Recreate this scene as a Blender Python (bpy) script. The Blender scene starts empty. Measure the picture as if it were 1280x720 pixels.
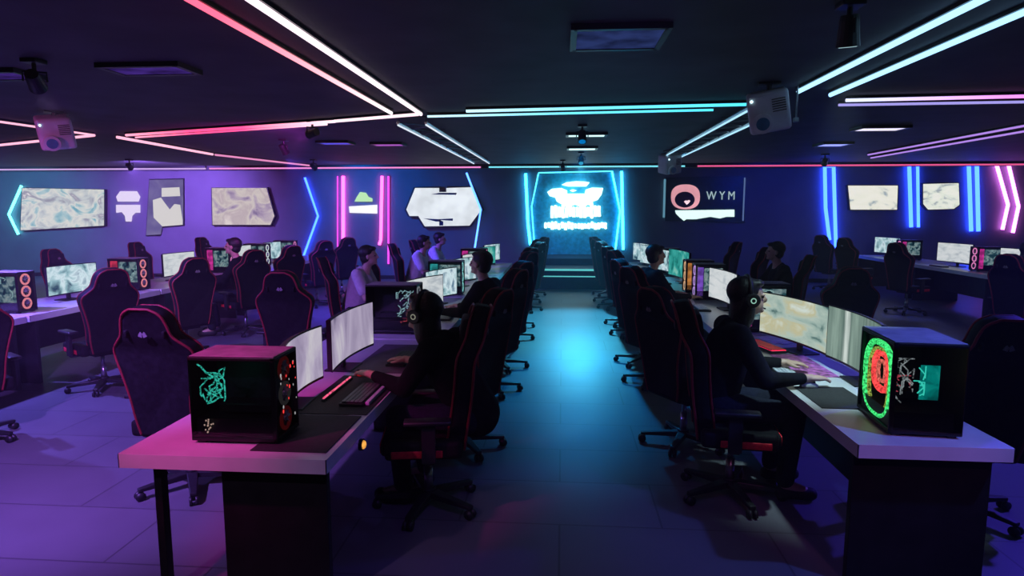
import bpy, bmesh, math, random
from mathutils import Vector, Matrix, Euler
random.seed(7)
PI = math.pi
scene = bpy.context.scene
C = scene.collection
# ---------------------------------------------------------------- camera, world, exposure, wash lights
F, TH, CAMH = 800.0, math.atan(98/800), 1.85
PS = math.atan(63/800*math.cos(TH))
cam_data = bpy.data.cameras.new('camera')
cam_data.sensor_width = 36.0
cam_data.lens = 36.0*F/1280
cam_data.clip_start = 0.05
cam = bpy.data.objects.new('camera', cam_data)
cam.location = (0, 0, CAMH)
cam.rotation_euler = (PI/2-TH, 0, PS)
C.objects.link(cam)
scene.camera = cam
vs = scene.view_settings
vs.view_transform = 'Standard'; vs.look = 'None'; vs.gamma = 1; vs.use_curve_mapping = False
vs.exposure = 0.0
world = bpy.data.worlds.new('world'); scene.world = world; world.use_nodes = True
world.node_tree.nodes['Background'].inputs[0].default_value = (0.004, 0.003, 0.012, 1)
world.node_tree.nodes['Background'].inputs[1].default_value = 0.3
# thin stage fog in the hall
_v = world.node_tree.nodes.new('ShaderNodeVolumeScatter')
_v.inputs['Density'].default_value = 0.0066; _v.inputs['Anisotropy'].default_value = 0.2
_v.inputs['Color'].default_value = (0.95, 0.92, 1, 1)
world.node_tree.links.new(_v.outputs[0], world.node_tree.nodes['World Output'].inputs['Volume'])

CEIL, WALLY, WL, WR, WF = 2.95, 16.8, -17.0, 13.2, -3.0
# unseen ceiling spots read off coloured surfaces, plus added fill ones: (x, y, aim x, aim y, aim z, colour, watts, cone degrees, softness)
SPOTS = [
 (-3.2, 2.0, -3.8, 4.6, 0, (0.36, 0.14, 1.0), 1000, 95, 0.9, 'violet stage spotlight on the ceiling near the left corner desk'),
 (-2.6, 1.6, -1.75, 3.0, 1.0, (1.0, 0.02, 0.48), 230, 34, 0.8, 'magenta stage spotlight aimed at the nearest left computer'),
 (-6.4, 5.6, -4.6, 6.6, 0, (0.20, 0.14, 1.0), 800, 105, 0.9, 'blue-violet stage spotlight over the left desk row'),
 (-4.4, 10.0, -3.6, 12.0, 0, (0.12, 0.07, 1.0), 900, 100, 0.9, 'blue stage spotlight over the left rear floor'),
 (-9.5, 13.6, -10.5, 16.8, 1.4, (0.32, 0.15, 1.0), 1250, 120, 0.9, 'violet stage spotlight washing the left end wall'),
 (-14.5, 13.6, -15.0, 16.8, 1.4, (0.04, 0.55, 0.9), 300, 120, 0.9, 'teal stage spotlight washing the far left of the wall'),
 (-5.5, 14.0, -4.9, 16.8, 1.4, (0.0, 0.16, 0.9), 420, 110, 0.9, 'indigo stage spotlight beside the blue chevron lamp'),
 (4.4, 5.2, 2.9, 4.0, 0, (0.09, 0.05, 1.0), 330, 90, 0.9, 'deep blue stage spotlight right of the twin ceiling tubes'),
 (2.9, 2.2, 1.7, 3.2, 0.9, (0.10, 0.16, 1.0), 170, 40, 0.8, 'blue stage spotlight aimed at the nearest right computer'),
 (5.2, 13.4, 6.0, 16.8, 1.2, (0.01, 0.045, 1.0), 110, 120, 0.9, 'blue stage spotlight washing the right rear wall'),
 (0.35, 12.6, 0.3, 10.4, 0, (0.06, 0.62, 1.0), 1350, 66, 0.9, 'cyan stage spotlight over the centre aisle'),  # made-up lamp boosting the sign's cyan glow on the aisle floor
 (0.25, 8.6, 0.25, 7.0, 0, (0.0, 0.34, 1.0), 430, 64, 0.9, 'azure stage spotlight over the middle of the aisle'),  # added to carry the blue glow nearer along the floor
 (-2.3, 0.3, -1.6, 2.7, .7, (0.75, 0.40, 0.95), 75, 34, 0.9, 'lilac stage spotlight aimed at the edge of the nearest left desk'),  # added lamp tinting this desk edge lilac
 (1.52, 3.7, 1.70, 4.15, .75, (0.60, 0.92, 1.0), 190, 44, 0.9, 'pale cool stage spotlight aimed at the nearest right desk top'),  # added lamp standing in for monitor light on the desk
 (1.7, 0.2, 1.7, 3.0, .7, (0.85, 0.22, 0.65), 60, 20, 0.9, 'pink-lilac stage spotlight aimed at the edge of the nearest right desk'),  # added narrow lamp colouring this desk front pink
 (-6.3, 3.4, -5.9, 8.6, .8, (0.95, 0.12, 0.62), 200, 60, 0.9, 'magenta stage spotlight raking along the left wall desks'),  # added so the computer tops here catch pink light
 (-3.1, 7.9, -9.5, 12.5, 2.0, (0.60, 0.05, 0.75), 420, 85, 0.9, 'purple stage spotlight throwing level light through the left fog'),  # added grazing lamp that lifts the ceiling and haze at left
 (-3.9, 4.6, -5.6, 8.2, .75, (0.62, 0.45, 1.0), 240, 50, 0.9, 'pale lilac stage spotlight raking the front of the left wall desks'),  # added in place of monitor glow along these desks
 (5.6, 6.0, 7.6, 12.0, .8, (0.40, 0.45, 1.0), 160, 60, 0.9, 'pale blue stage spotlight raking along the right wall desks'),
 (0.0, 14.6, 0.3, 16.7, 1.7, (0.0, 0.62, 1.0), 130, 70, 0.9, 'cyan stage spotlight aimed at the central crest sign'),  # added to brighten the backing panel behind the crest
 (0.2, 1.6, 0.15, 2.9, 0, (0.30, 0.12, 1.0), 45, 70, 0.9, 'lilac stage spotlight above the front of the aisle'),
]
# ---------------------------------------------------------------- maths of the picture, used for laying things out
def ray(u, v):
    x, y = (u-640)/F, -(v-360)/F
    fy = math.cos(TH)+y*math.sin(TH); fz = -math.sin(TH)+y*math.cos(TH)
    return Vector((x*math.cos(PS)-fy*math.sin(PS), x*math.sin(PS)+fy*math.cos(PS), fz))
def W(u, v, off=0.05):            # point on the back wall
    r = ray(u, v); t = (WALLY-off)/r.y
    return Vector((r.x*t, WALLY-off, CAMH+r.z*t))
def CE(u, v, drop=0.04):          # point on the ceiling
    r = ray(u, v); t = (CEIL-drop-CAMH)/r.z
    return Vector((r.x*t, r.y*t, CEIL-drop))
# ---------------------------------------------------------------- materials
MATS = {}
def nt(name):
    m = bpy.data.materials.new(name); m.use_nodes = True
    t = m.node_tree; t.nodes.clear()
    o = t.nodes.new('ShaderNodeOutputMaterial')
    return m, t, o
def mat(name, col, rough=0.5, metal=0.0, var=0.25, scale=12.0, bump=0.0, spec=0.5):
    if name in MATS: return MATS[name]
    m, t, o = nt(name)
    b = t.nodes.new('ShaderNodeBsdfPrincipled')
    tc = t.nodes.new('ShaderNodeTexCoord'); n = t.nodes.new('ShaderNodeTexNoise')
    n.inputs['Scale'].default_value = scale; n.inputs['Detail'].default_value = 3
    t.links.new(tc.outputs['Object'], n.inputs['Vector'])
    r = t.nodes.new('ShaderNodeValToRGB')
    c = Vector(col)
    r.color_ramp.elements[0].color = (*(c*(1-var)), 1); r.color_ramp.elements[0].position = 0.3
    r.color_ramp.elements[1].color = (*[min(1, x*(1+var)) for x in c], 1); r.color_ramp.elements[1].position = 0.7
    t.links.new(n.outputs['Fac'], r.inputs['Fac'])
    t.links.new(r.outputs['Color'], b.inputs['Base Color'])
    b.inputs['Roughness'].default_value = rough; b.inputs['Metallic'].default_value = metal
    b.inputs['Specular IOR Level'].default_value = spec
    if bump:
        bp = t.nodes.new('ShaderNodeBump'); bp.inputs['Strength'].default_value = bump; bp.inputs['Distance'].default_value = 0.01
        t.links.new(n.outputs['Fac'], bp.inputs['Height']); t.links.new(bp.outputs['Normal'], b.inputs['Normal'])
    t.links.new(b.outputs['BSDF'], o.inputs['Surface'])
    MATS[name] = m
    return m
def glow(name, col, strength, var=0.0, scale=8.0):
    if name in MATS: return MATS[name]
    m, t, o = nt(name)
    e = t.nodes.new('ShaderNodeEmission'); e.inputs['Strength'].default_value = strength
    e.inputs['Color'].default_value = (*col, 1)
    if var:
        tc = t.nodes.new('ShaderNodeTexCoord'); n = t.nodes.new('ShaderNodeTexNoise'); n.inputs['Scale'].default_value = scale
        r = t.nodes.new('ShaderNodeValToRGB')
        r.color_ramp.elements[0].position = 0.35; r.color_ramp.elements[0].color = (*[x*(1-var) for x in col], 1)
        r.color_ramp.elements[1].position = 0.62; r.color_ramp.elements[1].color = (*col, 1)
        t.links.new(tc.outputs['Object'], n.inputs['Vector']); t.links.new(n.outputs['Fac'], r.inputs['Fac'])
        t.links.new(r.outputs['Color'], e.inputs['Color'])
    t.links.new(e.outputs[0], o.inputs['Surface'])
    MATS[name] = m
    return m
def picture(name, ramp, scale, strength, seed=0.0, stretch=(1, 1, 1), kind='noise', dist=0.6):
    """what a screen or lightbox shows: an abstract picture"""
    if name in MATS: return MATS[name]
    m, t, o = nt(name)
    e = t.nodes.new('ShaderNodeEmission'); e.inputs['Strength'].default_value = strength
    tc = t.nodes.new('ShaderNodeTexCoord'); mp = t.nodes.new('ShaderNodeMapping')
    mp.inputs['Location'].default_value = (seed*3.1, seed, seed*1.7); mp.inputs['Scale'].default_value = stretch
    t.links.new(tc.outputs['Object'], mp.inputs['Vector'])
    n = t.nodes.new('ShaderNodeTexNoise'); n.inputs['Scale'].default_value = scale
    n.inputs['Detail'].default_value = 5; n.inputs['Distortion'].default_value = dist
    t.links.new(mp.outputs[0], n.inputs['Vector'])
    r = t.nodes.new('ShaderNodeValToRGB'); cr = r.color_ramp
    k = len(ramp)
    while len(cr.elements) < k: cr.elements.new(0.5)
    for i, c in enumerate(ramp):
        cr.elements[i].position = 0.3+0.42*i/(k-1); cr.elements[i].color = (*c, 1)
    t.links.new(n.outputs['Fac'], r.inputs['Fac'])
    t.links.new(r.outputs['Color'], e.inputs['Color'])
    t.links.new(e.outputs[0], o.inputs['Surface'])
    MATS[name] = m
    return m
def gradient_glow(name, stops, strength, axis=0, a=-1.0, b=1.0):
    """an RGB light strip whose diodes change colour along its length (world axis)"""
    m, t, o = nt(name)
    e = t.nodes.new('ShaderNodeEmission'); e.inputs['Strength'].default_value = strength
    g = t.nodes.new('ShaderNodeTexCoord'); s = t.nodes.new('ShaderNodeSeparateXYZ')
    t.links.new(g.outputs['Object'], s.inputs[0])
    mr = t.nodes.new('ShaderNodeMapRange'); mr.inputs[1].default_value = a; mr.inputs[2].default_value = b
    t.links.new(s.outputs[axis], mr.inputs[0])
    r = t.nodes.new('ShaderNodeValToRGB'); cr = r.color_ramp
    while len(cr.elements) < len(stops): cr.elements.new(0.5)
    for i, (p, c) in enumerate(stops):
        cr.elements[i].position = p; cr.elements[i].color = (*c, 1)
    t.links.new(mr.outputs[0], r.inputs['Fac']); t.links.new(r.outputs['Color'], e.inputs['Color'])
    t.links.new(e.outputs[0], o.inputs['Surface'])
    return m
def glass_mat():
    if 'smoked glass' in MATS: return MATS['smoked glass']
    m, t, o = nt('smoked glass')
    a = t.nodes.new('ShaderNodeBsdfTransparent'); a.inputs[0].default_value = (0.75, 0.78, 0.8, 1)
    g = t.nodes.new('ShaderNodeBsdfGlossy'); g.inputs['Roughness'].default_value = 0.05; g.inputs[0].default_value = (1, 1, 1, 1)
    n = t.nodes.new('ShaderNodeTexNoise'); n.inputs['Scale'].default_value = 4
    fr = t.nodes.new('ShaderNodeFresnel'); fr.inputs[0].default_value = 1.35
    mx = t.nodes.new('ShaderNodeMixShader')
    t.links.new(fr.outputs[0], mx.inputs[0]); t.links.new(a.outputs[0], mx.inputs[1]); t.links.new(g.outputs[0], mx.inputs[2])
    t.links.new(mx.outputs[0], o.inputs['Surface'])
    MATS['smoked glass'] = m
    return m
def floor_mat():
    m, t, o = nt('vinyl floor')
    b = t.nodes.new('ShaderNodeBsdfPrincipled')
    tc = t.nodes.new('ShaderNodeTexCoord')
    br = t.nodes.new('ShaderNodeTexBrick'); br.inputs['Scale'].default_value = 1.0
    br.offset = 0.5; br.inputs['Mortar Size'].default_value = 0.006
    br.inputs['Brick Width'].default_value = 1.2; br.inputs['Row Height'].default_value = 0.6
    br.inputs['Color1'].default_value = (0.15, 0.15, 0.17, 1); br.inputs['Color2'].default_value = (0.175, 0.175, 0.195, 1)
    br.inputs['Mortar'].default_value = (0.09, 0.09, 0.10, 1)
    n = t.nodes.new('ShaderNodeTexNoise'); n.inputs['Scale'].default_value = 1.6; n.inputs['Detail'].default_value = 6
    t.links.new(tc.outputs['Object'], br.inputs['Vector']); t.links.new(tc.outputs['Object'], n.inputs['Vector'])
    mx = t.nodes.new('ShaderNodeMixRGB'); mx.blend_type = 'MULTIPLY'; mx.inputs[0].default_value = 0.35
    t.links.new(br.outputs['Color'], mx.inputs[1]); t.links.new(n.outputs['Fac'], mx.inputs[2])
    t.links.new(mx.outputs[0], b.inputs['Base Color'])
    mr = t.nodes.new('ShaderNodeMapRange'); mr.inputs[3].default_value = 0.36; mr.inputs[4].default_value = 0.52
    t.links.new(n.outputs['Fac'], mr.inputs[0]); t.links.new(mr.outputs[0], b.inputs['Roughness'])
    b.inputs['Specular IOR Level'].default_value = 0.5
    t.links.new(b.outputs['BSDF'], o.inputs['Surface'])
    return m
BLACK = mat('black leatherette', (0.010, 0.010, 0.011), 0.65, 0, 0.3, 30, 0.15, .1)
PLASTIC = mat('black plastic', (0.014, 0.014, 0.016), 0.45, 0, 0.2, 20)
RED = mat('red piping fabric', (0.24, 0.012, 0.018), 0.6, 0, 0.15, 30)
REDSEAT = mat('red fabric panel', (0.65, 0.015, 0.03), 0.7, 0, 0.2, 40, 0.2)
STEEL = mat('dark powder-coated steel', (0.02, 0.02, 0.022), 0.4, 0.4, 0.2, 10)
CHROME = mat('brushed metal', (0.35, 0.35, 0.37), 0.3, 0.9, 0.15, 30)
LAMIN = mat('grey-white laminate', (0.58, 0.58, 0.60), 0.32, 0, 0.08, 6)
EDGE = mat('white edge banding', (0.72, 0.70, 0.74), 0.4, 0, 0.05, 10)
MATPAD = mat('black cloth mat', (0.02, 0.02, 0.022), 0.8, 0, 0.3, 60, 0.2)
BADGE = mat('silver thread embroidery', (0.22, 0.2, 0.2), 0.6, 0, 0.2, 60)
SKIN = mat('skin', (0.50, 0.30, 0.22), 0.5, 0, 0.1, 20)
HAIR = mat('black hair', (0.012, 0.010, 0.010), 0.5, 0, 0.4, 60, 0.3)
SHIRTB = mat('black cotton', (0.008, 0.008, 0.010), 0.95, 0, 0.3, 30, 0.2, .1)
SHIRTW = mat('white cotton', (0.70, 0.70, 0.72), 0.85, 0, 0.08, 30, 0.2)
SHIRTP = mat('pale pink-grey cotton', (0.55, 0.45, 0.5), 0.85, 0, 0.08, 30, 0.2)
JEANS = mat('dark denim', (0.012, 0.014, 0.025), 0.9, 0, 0.3, 50, 0.2, .15)
SHOE = mat('dark shoe rubber', (0.012, 0.012, 0.012), 0.7, 0, 0.2, 20)
CASE = mat('matte black case steel', (0.012, 0.012, 0.014), 0.38, 0.3, 0.15, 20)
KEYS = mat('pale keycaps', (0.55, 0.58, 0.6), 0.5, 0, 0.1, 30)
BOARD = mat('dark circuit board', (0.01, 0.02, 0.02), 0.5, 0, 0.6, 40)
GREYBODY = mat('grey-white projector plastic', (0.72, 0.71, 0.74), 0.5, 0, 0.1, 10)
# ---------------------------------------------------------------- mesh helpers
def tag(o, label=None, cat=None, group=None, kind=None):
    if label: o['label'] = label
    if cat: o['category'] = cat
    if group: o['group'] = group
    if kind: o['kind'] = kind
    return o
def obj(name, bm, m, parent=None, smooth=False, bevel=0.0):
    me = bpy.data.meshes.new(name)
    if isinstance(bm, bpy.types.Mesh): me = bm
    else:
        bmesh.ops.recalc_face_normals(bm, faces=bm.faces[:])
        bm.to_mesh(me); bm.free()
    me.name = name
    if not isinstance(m, (list, tuple)): m = [m]
    for x in m: me.materials.append(x)
    if smooth:
        for p in me.polygons: p.use_smooth = True
    o = bpy.data.objects.new(name, me); C.objects.link(o)
    if parent is not None: o.parent = parent
    if bevel:
        b = o.modifiers.new('bevel', 'BEVEL'); b.width = bevel; b.segments = 2; b.limit_method = 'ANGLE'
    return o
def empty(name, loc=(0, 0, 0), rz=0.0):
    o = bpy.data.objects.new(name, None); C.objects.link(o)
    o.location = loc; o.rotation_euler = (0, 0, rz); o.empty_display_size = 0.1
    return o
def thing(name, label, cat, loc=(0, 0, 0), rz=0.0, group=None):
    return tag(empty(name, loc, rz), label, cat, group)
SZ = .955
def copy_tree(o, parent=None):
    c = o.copy(); C.objects.link(c)
    if parent is not None: c.parent = parent
    for ch in list(o.children): copy_tree(ch, c)
    return c
def BM(): return bmesh.new()
def box(bm, x0, x1, y0, y1, z0, z1, mx=None):
    v = [bm.verts.new((x, y, z)) for x in (x0, x1) for y in (y0, y1) for z in (z0, z1)]
    for f in ((0,1,3,2), (4,6,7,5), (0,4,5,1), (2,3,7,6), (0,2,6,4), (1,5,7,3)):
        bm.faces.new([v[i] for i in f])
    if mx is not None: bmesh.ops.transform(bm, matrix=mx, verts=v)
    return v
def rbox(bm, x0, x1, y0, y1, z0, z1, r=0.02, seg=2, mx=None):
    t = BM(); box(t, x0, x1, y0, y1, z0, z1)
    bmesh.ops.recalc_face_normals(t, faces=t.faces[:])
    bmesh.ops.bevel(t, geom=t.edges[:], offset=r, segments=seg, affect='EDGES', profile=0.6)
    if mx is not None: bmesh.ops.transform(t, matrix=mx, verts=t.verts[:])
    join(bm, t)
def join(bm, t):
    me = bpy.data.meshes.new('tmp'); t.to_mesh(me); t.free(); bm.from_mesh(me); bpy.data.meshes.remove(me)
def frame_of(d):
    d = Vector(d).normalized()
    a = Vector((0, 0, 1)) if abs(d.z) < 0.9 else Vector((1, 0, 0))
    x = d.cross(a).normalized(); return x, d.cross(x).normalized()
def tube(bm, pts, r, n=8, r2=None, closed=False):
    pts = [Vector(p) for p in pts]; k = len(pts); rings = []
    for i, p in enumerate(pts):
        if closed: d = pts[(i+1) % k]-pts[i-1]
        else: d = pts[min(i+1, k-1)]-pts[max(i-1, 0)]
        x, y = frame_of(d)
        if rings and n > 2:
            pass
        rr = r if r2 is None else r+(r2-r)*i/(k-1)
        ring = [p+(x*math.cos(2*PI*j/n)+y*math.sin(2*PI*j/n))*rr for j in range(n)]
        if rings:   # keep twist small
            prev = [v.co for v in rings[-1]]
            best = min(range(n), key=lambda s: sum((ring[(j+s) % n]-prev[j]).length for j in range(n)))
            ring = [ring[(j+best) % n] for j in range(n)]
        rings.append([bm.verts.new(c) for c in ring])
    for i in range(k-1 if not closed else k):
        a, b = rings[i], rings[(i+1) % k]
        for j in range(n): bm.faces.new((a[j], a[(j+1) % n], b[(j+1) % n], b[j]))
    if not closed:
        bm.faces.new(rings[0][::-1]); bm.faces.new(rings[-1])
def ball(bm, c, r, sc=(1, 1, 1), u=16, v=10, rot=None):
    t = BM(); bmesh.ops.create_uvsphere(t, u_segments=u, v_segments=v, radius=1)
    M = Matrix.Translation(c) @ (rot.to_matrix().to_4x4() if rot else Matrix()) @ Matrix.Diagonal((r*sc[0], r*sc[1], r*sc[2], 1))
    bmesh.ops.transform(t, matrix=M, verts=t.verts[:]); join(bm, t)
def prism(bm, pts, axis_off, smooth_inset=None):
    """pts: closed outline (Vectors), extruded by axis_off"""
    a = [bm.verts.new(p) for p in pts]; b = [bm.verts.new(Vector(p)+Vector(axis_off)) for p in pts]
    bm.faces.new(a); bm.faces.new(b[::-1]); n = len(pts)
    for i in range(n): bm.faces.new((a[i], a[(i+1) % n], b[(i+1) % n], b[i]))
def chaikin(pts, n=2, closed=False):
    pts = [Vector(p) for p in pts]
    for _ in range(n):
        o = [] if closed else [pts[0]]
        rng = range(len(pts)) if closed else range(len(pts)-1)
        for i in rng:
            a, b = pts[i], pts[(i+1) % len(pts)]
            o += [a*0.75+b*0.25, a*0.25+b*0.75]
        if not closed: o.append(pts[-1])
        pts = o
    return pts
def text_mesh(s, size, depth):
    cu = bpy.data.curves.new('txt', 'FONT'); cu.body = s; cu.size = size; cu.extrude = depth
    cu.align_x = 'CENTER'; cu.align_y = 'CENTER'
    o = bpy.data.objects.new('txt', cu); C.objects.link(o)
    me = bpy.data.meshes.new_from_object(o.evaluated_get(bpy.context.evaluated_depsgraph_get()))
    bpy.data.objects.remove(o); bpy.data.curves.remove(cu)
    return me
# ---------------------------------------------------------------- the room
def slab(name, x0, x1, y0, y1, z0, z1, m):
    b = BM(); box(b, x0, x1, y0, y1, z0, z1); o = obj(name, b, m); o['kind'] = 'structure'; return o
CEILM = mat('black painted ceiling', (0.055, 0.05, 0.06), 0.7, 0, 0.3, 2, 0.1)
WALLM = mat('dark blue-grey painted wall', (0.20, 0.20, 0.23), 0.6, 0, 0.12, 1.5, 0.05)
slab('floor', WL-0.2, WR+0.2, WF-0.2, WALLY+0.2, -0.1, 0, floor_mat())
slab('ceiling', WL-0.2, WR+0.2, WF-0.2, WALLY+0.2, CEIL, CEIL+0.1, CEILM)
slab('wall_back', WL-0.2, WR+0.2, WALLY, WALLY+0.2, 0, CEIL, WALLM)
slab('wall_left', WL-0.2, WL, WF, WALLY, 0, CEIL, WALLM)
slab('wall_right', WR, WR+0.2, WF, WALLY, 0, CEIL, WALLM)
slab('wall_front', WL-0.2, WR+0.2, WF-0.2, WF, 0, CEIL, WALLM)
slab('baseboard_back', WL, WR, WALLY-0.02, WALLY, 0, 0.1, PLASTIC)
slab('trim_1', WL, WR, WALLY-1.0, WALLY-0.9, CEIL-0.10, CEIL, CEILM)     # bulkhead edge in front of the end wall

# ---------------------------------------------------------------- ceiling light tubes
WHITE, CYAN, BLUE, PINK, MAG = (0.9, 0.93, 1.0), (0.1, 0.85, 1.0), (0.12, 0.35, 1.0), (1.0, 0.12, 0.28), (1.0, 0.10, 0.75)
def led_line(p0, p1, m, label, r=0.016, group=None, clips=True):
    p0, p1 = Vector(p0), Vector(p1); c = (p0+p1)/2
    t = thing('ceiling_light_tube', label, 'light tube', c, 0, group)
    b = BM(); tube(b, [p0-c, p1-c], r, 8); obj('tube', b, m, t)
    d = (p1-p0).normalized(); n = Vector((0, 0, 1)); s = d.cross(n).normalized()
    b = BM()
    a = p0-c+n*r*0.8; e = p1-c+n*r*0.8
    w = s*r*1.3
    h = n*max(0.006, CEIL-p0.z-r)
    vs_ = [b.verts.new(x) for x in (a-w, a+w, e+w, e-w, a-w+h, a+w+h, e+w+h, e-w+h)]
    for f in ((0,1,2,3), (4,7,6,5), (0,4,5,1), (1,5,6,2), (2,6,7,3), (3,7,4,0)): b.faces.new([vs_[i] for i in f])
    obj('mounting_rail', b, STEEL, t)
    return t
ZL = CEIL-0.04
G = gradient_glow
g_red = G('rose to white diodes', [(0, (1, .05, .12)), (0.55, (1, .12, .22)), (0.85, (1, .55, .6)), (1, (1, .9, .95))], 1.8, 1, -4.0, 4.0)
g_white = glow('white diodes', (1.0, 0.80, 0.90), 1.7)
g_blue = glow('ice blue diodes', (0.32, 0.66, 1.0), 2.0)
g_cy = G('white to cyan diodes', [(0, (.55, .85, 1)), (.5, (.15, .75, 1)), (1, (.08, .7, 1))], 1.5, 0, -1.5, 1.5)
led_line((-1.90, -0.9, ZL), (-1.90, 7.15, ZL), g_red, 'long rose-red ceiling light tube left of the white one', 0.018)
led_line((-1.59, -0.9, ZL), (-1.59, 7.25, ZL), g_white, 'long white ceiling light tube running along the left of the aisle', 0.020)
led_line((2.12, -0.9, ZL), (2.12, 6.15, ZL), g_blue, 'left of the two long ice-blue ceiling light tubes', 0.020)
led_line((2.48, -0.9, ZL), (2.48, 6.35, ZL), g_blue, 'right of the two long ice-blue ceiling light tubes', 0.020)
led_line((-2.75, 7.72, ZL), (-1.62, 7.25, ZL), glow('pale rose diodes', (1.0, 0.7, 0.8), 1.5), 'short pale cross tube meeting the white ceiling tube', 0.018)
led_line((-1.55, 7.42, ZL), (1.60, 7.18, ZL), g_cy, 'thin cyan cross tube, the farther of the pair over the aisle', 0.013)
led_line((-1.05, 7.06, ZL), (1.85, 6.84, ZL), g_cy, 'cyan cross tube, the nearer of the pair over the aisle', 0.016)
g_lil = G('lilac diodes', [(0, (.6, .65, 1)), (.5, (.8, .25, .9)), (1, (.9, .2, .8))], 1.6, 0, -1.2, 1.2)
led_line((2.75, 6.66, ZL), (5.6, 6.48, ZL), g_lil, 'lilac cross tube right of the ice-blue tubes, the nearer of two', 0.017)
led_line((2.80, 6.95, ZL), (5.8, 6.86, ZL), glow('dim lavender diodes', (.45, .4, 1), 0.9), 'dim lavender cross tube behind the lilac one', 0.014)
g_pk = G('pink and rose diodes', [(0, (1, .35, .5)), (.35, (1, .08, .25)), (.6, (1, .08, .28)), (1, (1, .7, .8))], 1.6, 0, -1.8, 1.8)
led_line((-6.25, 8.92, ZL), (-2.75, 7.74, ZL), g_pk, 'rose cross tube on the left ceiling, the nearer of its pair', 0.018)
led_line((-6.3, 9.2, ZL), (-2.95, 8.0, ZL), g_pk, 'rose cross tube on the left ceiling, the farther of its pair', 0.013)
g_pw = glow('pale pink diodes', (1, .45, .62), 1.4)
led_line((-6.55, 9.15, ZL), (-6.75, 12.1, ZL), g_pw, 'pale pink tube bending away from the rose corner on the left', 0.022)
led_line((-6.75, 12.2, ZL), (-6.1, 15.4, ZL), glow('dusty pink diodes', (.9, .3, .6), 1.0), 'dusty pink far tube running to the left end wall', 0.02)
led_line((-6.95, 6.0, ZL), (-6.70, 8.85, ZL), g_pw, 'pink tube on the far left ceiling running lengthwise', 0.014)
led_line((-11.2, 11.0, ZL), (-6.72, 8.9, ZL), g_pw, 'pink tube on the far left ceiling running crosswise', 0.02)
g_vi = glow('violet diodes', (.55, .3, 1), 0.9)
led_line((5.84, 7.6, ZL), (5.93, 13.2, ZL), g_vi, 'violet tube along the right ceiling, the left of its pair', 0.015)
led_line((6.25, 8.2, ZL), (6.35, 14.0, ZL), g_vi, 'violet tube along the right ceiling, the right of its pair', 0.015)
# strip along the bulkhead before the end wall: four runs of changing colour
def bulk(x0, x1, m, label): led_line((x0, WALLY-1.03, CEIL-0.07), (x1, WALLY-1.03, CEIL-0.07), m, label, 0.02)
bulk(-14.6, -9.0, glow('soft lilac diodes', (.75, .5, .95), .9), 'soft lilac tube run on the bulkhead at the far left')
bulk(-8.9, -2.0, glow('pink lilac diodes', (.95, .28, .7), 1.1), 'pink tube run on the bulkhead above the magenta columns')
bulk(-1.8, 2.9, glow('teal diodes', (.2, .8, .95), 1.1), 'teal tube run on the bulkhead before the central sign')
bulk(3.2, 10.8, glow('crimson diodes', (.95, .12, .35), .9), 'crimson tube run on the bulkhead on the right')
# triangular light trusses continuing the tubes
def truss(x0, y0, x1, y1, label, col, w=0.34):
    t = thing('lighting_truss', label, 'truss', (x0, y0, CEIL-0.02))
    L = Vector((x1-x0, y1-y0, 0)); d = L.normalized(); s = Vector((d.y, -d.x, 0))
    for k, off in enumerate((-w/2, w/2)):
        b = BM(); tube(b, [s*off-Vector((0, 0, .05)), s*off+L-Vector((0, 0, .05))], 0.02, 8)
        obj('rail', b, CHROME, t)
    b = BM(); n = int(L.length/0.3)
    for i in range(n):
        a = d*(i*L.length/n); e = d*((i+1)*L.length/n); sg = 1 if i % 2 else -1
        tube(b, [a+s*sg*w/2-Vector((0, 0, .05)), e-s*sg*w/2-Vector((0, 0, .05))], 0.009, 5)
    obj('lattice', b, CHROME, t)
    for off in (-w/2, w/2):
        b = BM(); tube(b, [s*off+Vector((0, 0, -.078)), s*off+L+Vector((0, 0, -.078))], 0.010, 6)
        obj('light_strip', b, col, t)
    for i in range(0, n+1, 4):
        p = d*(i*L.length/n)
        b = BM(); tube(b, [p-s*w/2+Vector((0, 0, -.05)), p-s*w/2+Vector((0, 0, .018)), p+s*w/2+Vector((0, 0, .018)), p+s*w/2+Vector((0, 0, -.05))], 0.008, 6)
        obj('hanger', b, STEEL, t)
    return t
truss(-1.80, 7.7, -1.78, 14.2, 'metal lighting truss with pale light strips above the left chairs', glow('pale silver diodes', (.75, .85, 1), 1.1))
truss(2.05, 6.8, 2.1, 13.0, 'metal lighting truss with pale blue strips above the right chairs', glow('pale blue diodes', (.4, .75, 1), 1.3))
# ceiling panels
def panel(x, y, m, label, w=0.56, d=0.5):
    t = thing('ceiling_panel_light', label, 'ceiling light', (x, y, CEIL-0.025))
    b = BM()
    for s in (-1, 1):
        box(b, s*(w/2)-.02, s*(w/2)+.02, -d/2-.02, d/2+.02, -.012, .025); box(b, -w/2, w/2, s*d/2-.02, s*d/2+.02, -.012, .025)
    obj('frame', b, STEEL, t)
    b = BM(); box(b, -w/2, w/2, -d/2, d/2, -.005, .024); obj('diffuser', b, m, t)
pd = lambda n, c, s: glow(n, c, s, 0.7, 5)  # dim emission painted in for light reflected by the panels
panel(.34, 4.26, pd('dim blue diffuser', (.02, .035, .13), 1), 'dim blue square ceiling panel nearest the camera over the aisle')  # panel is off; the blue glow is a painted reflection
panel(.34, 9.6, glow('cool white diffuser', (.6, .95, 1), 1.6), 'bright cool-white ceiling panel, nearer of two over the aisle', .56, .30)
panel(.34, 11.7, glow('cool white diffuser', (.6, .95, 1), 1.6), 'bright cool-white ceiling panel, farther of two over the aisle', .5, .42)
panel(4.24, 9.15, glow('white lilac diffuser', (.8, .75, 1), 1.3), 'pale lilac ceiling panel on the right, nearer of two', .6, .36)
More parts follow.
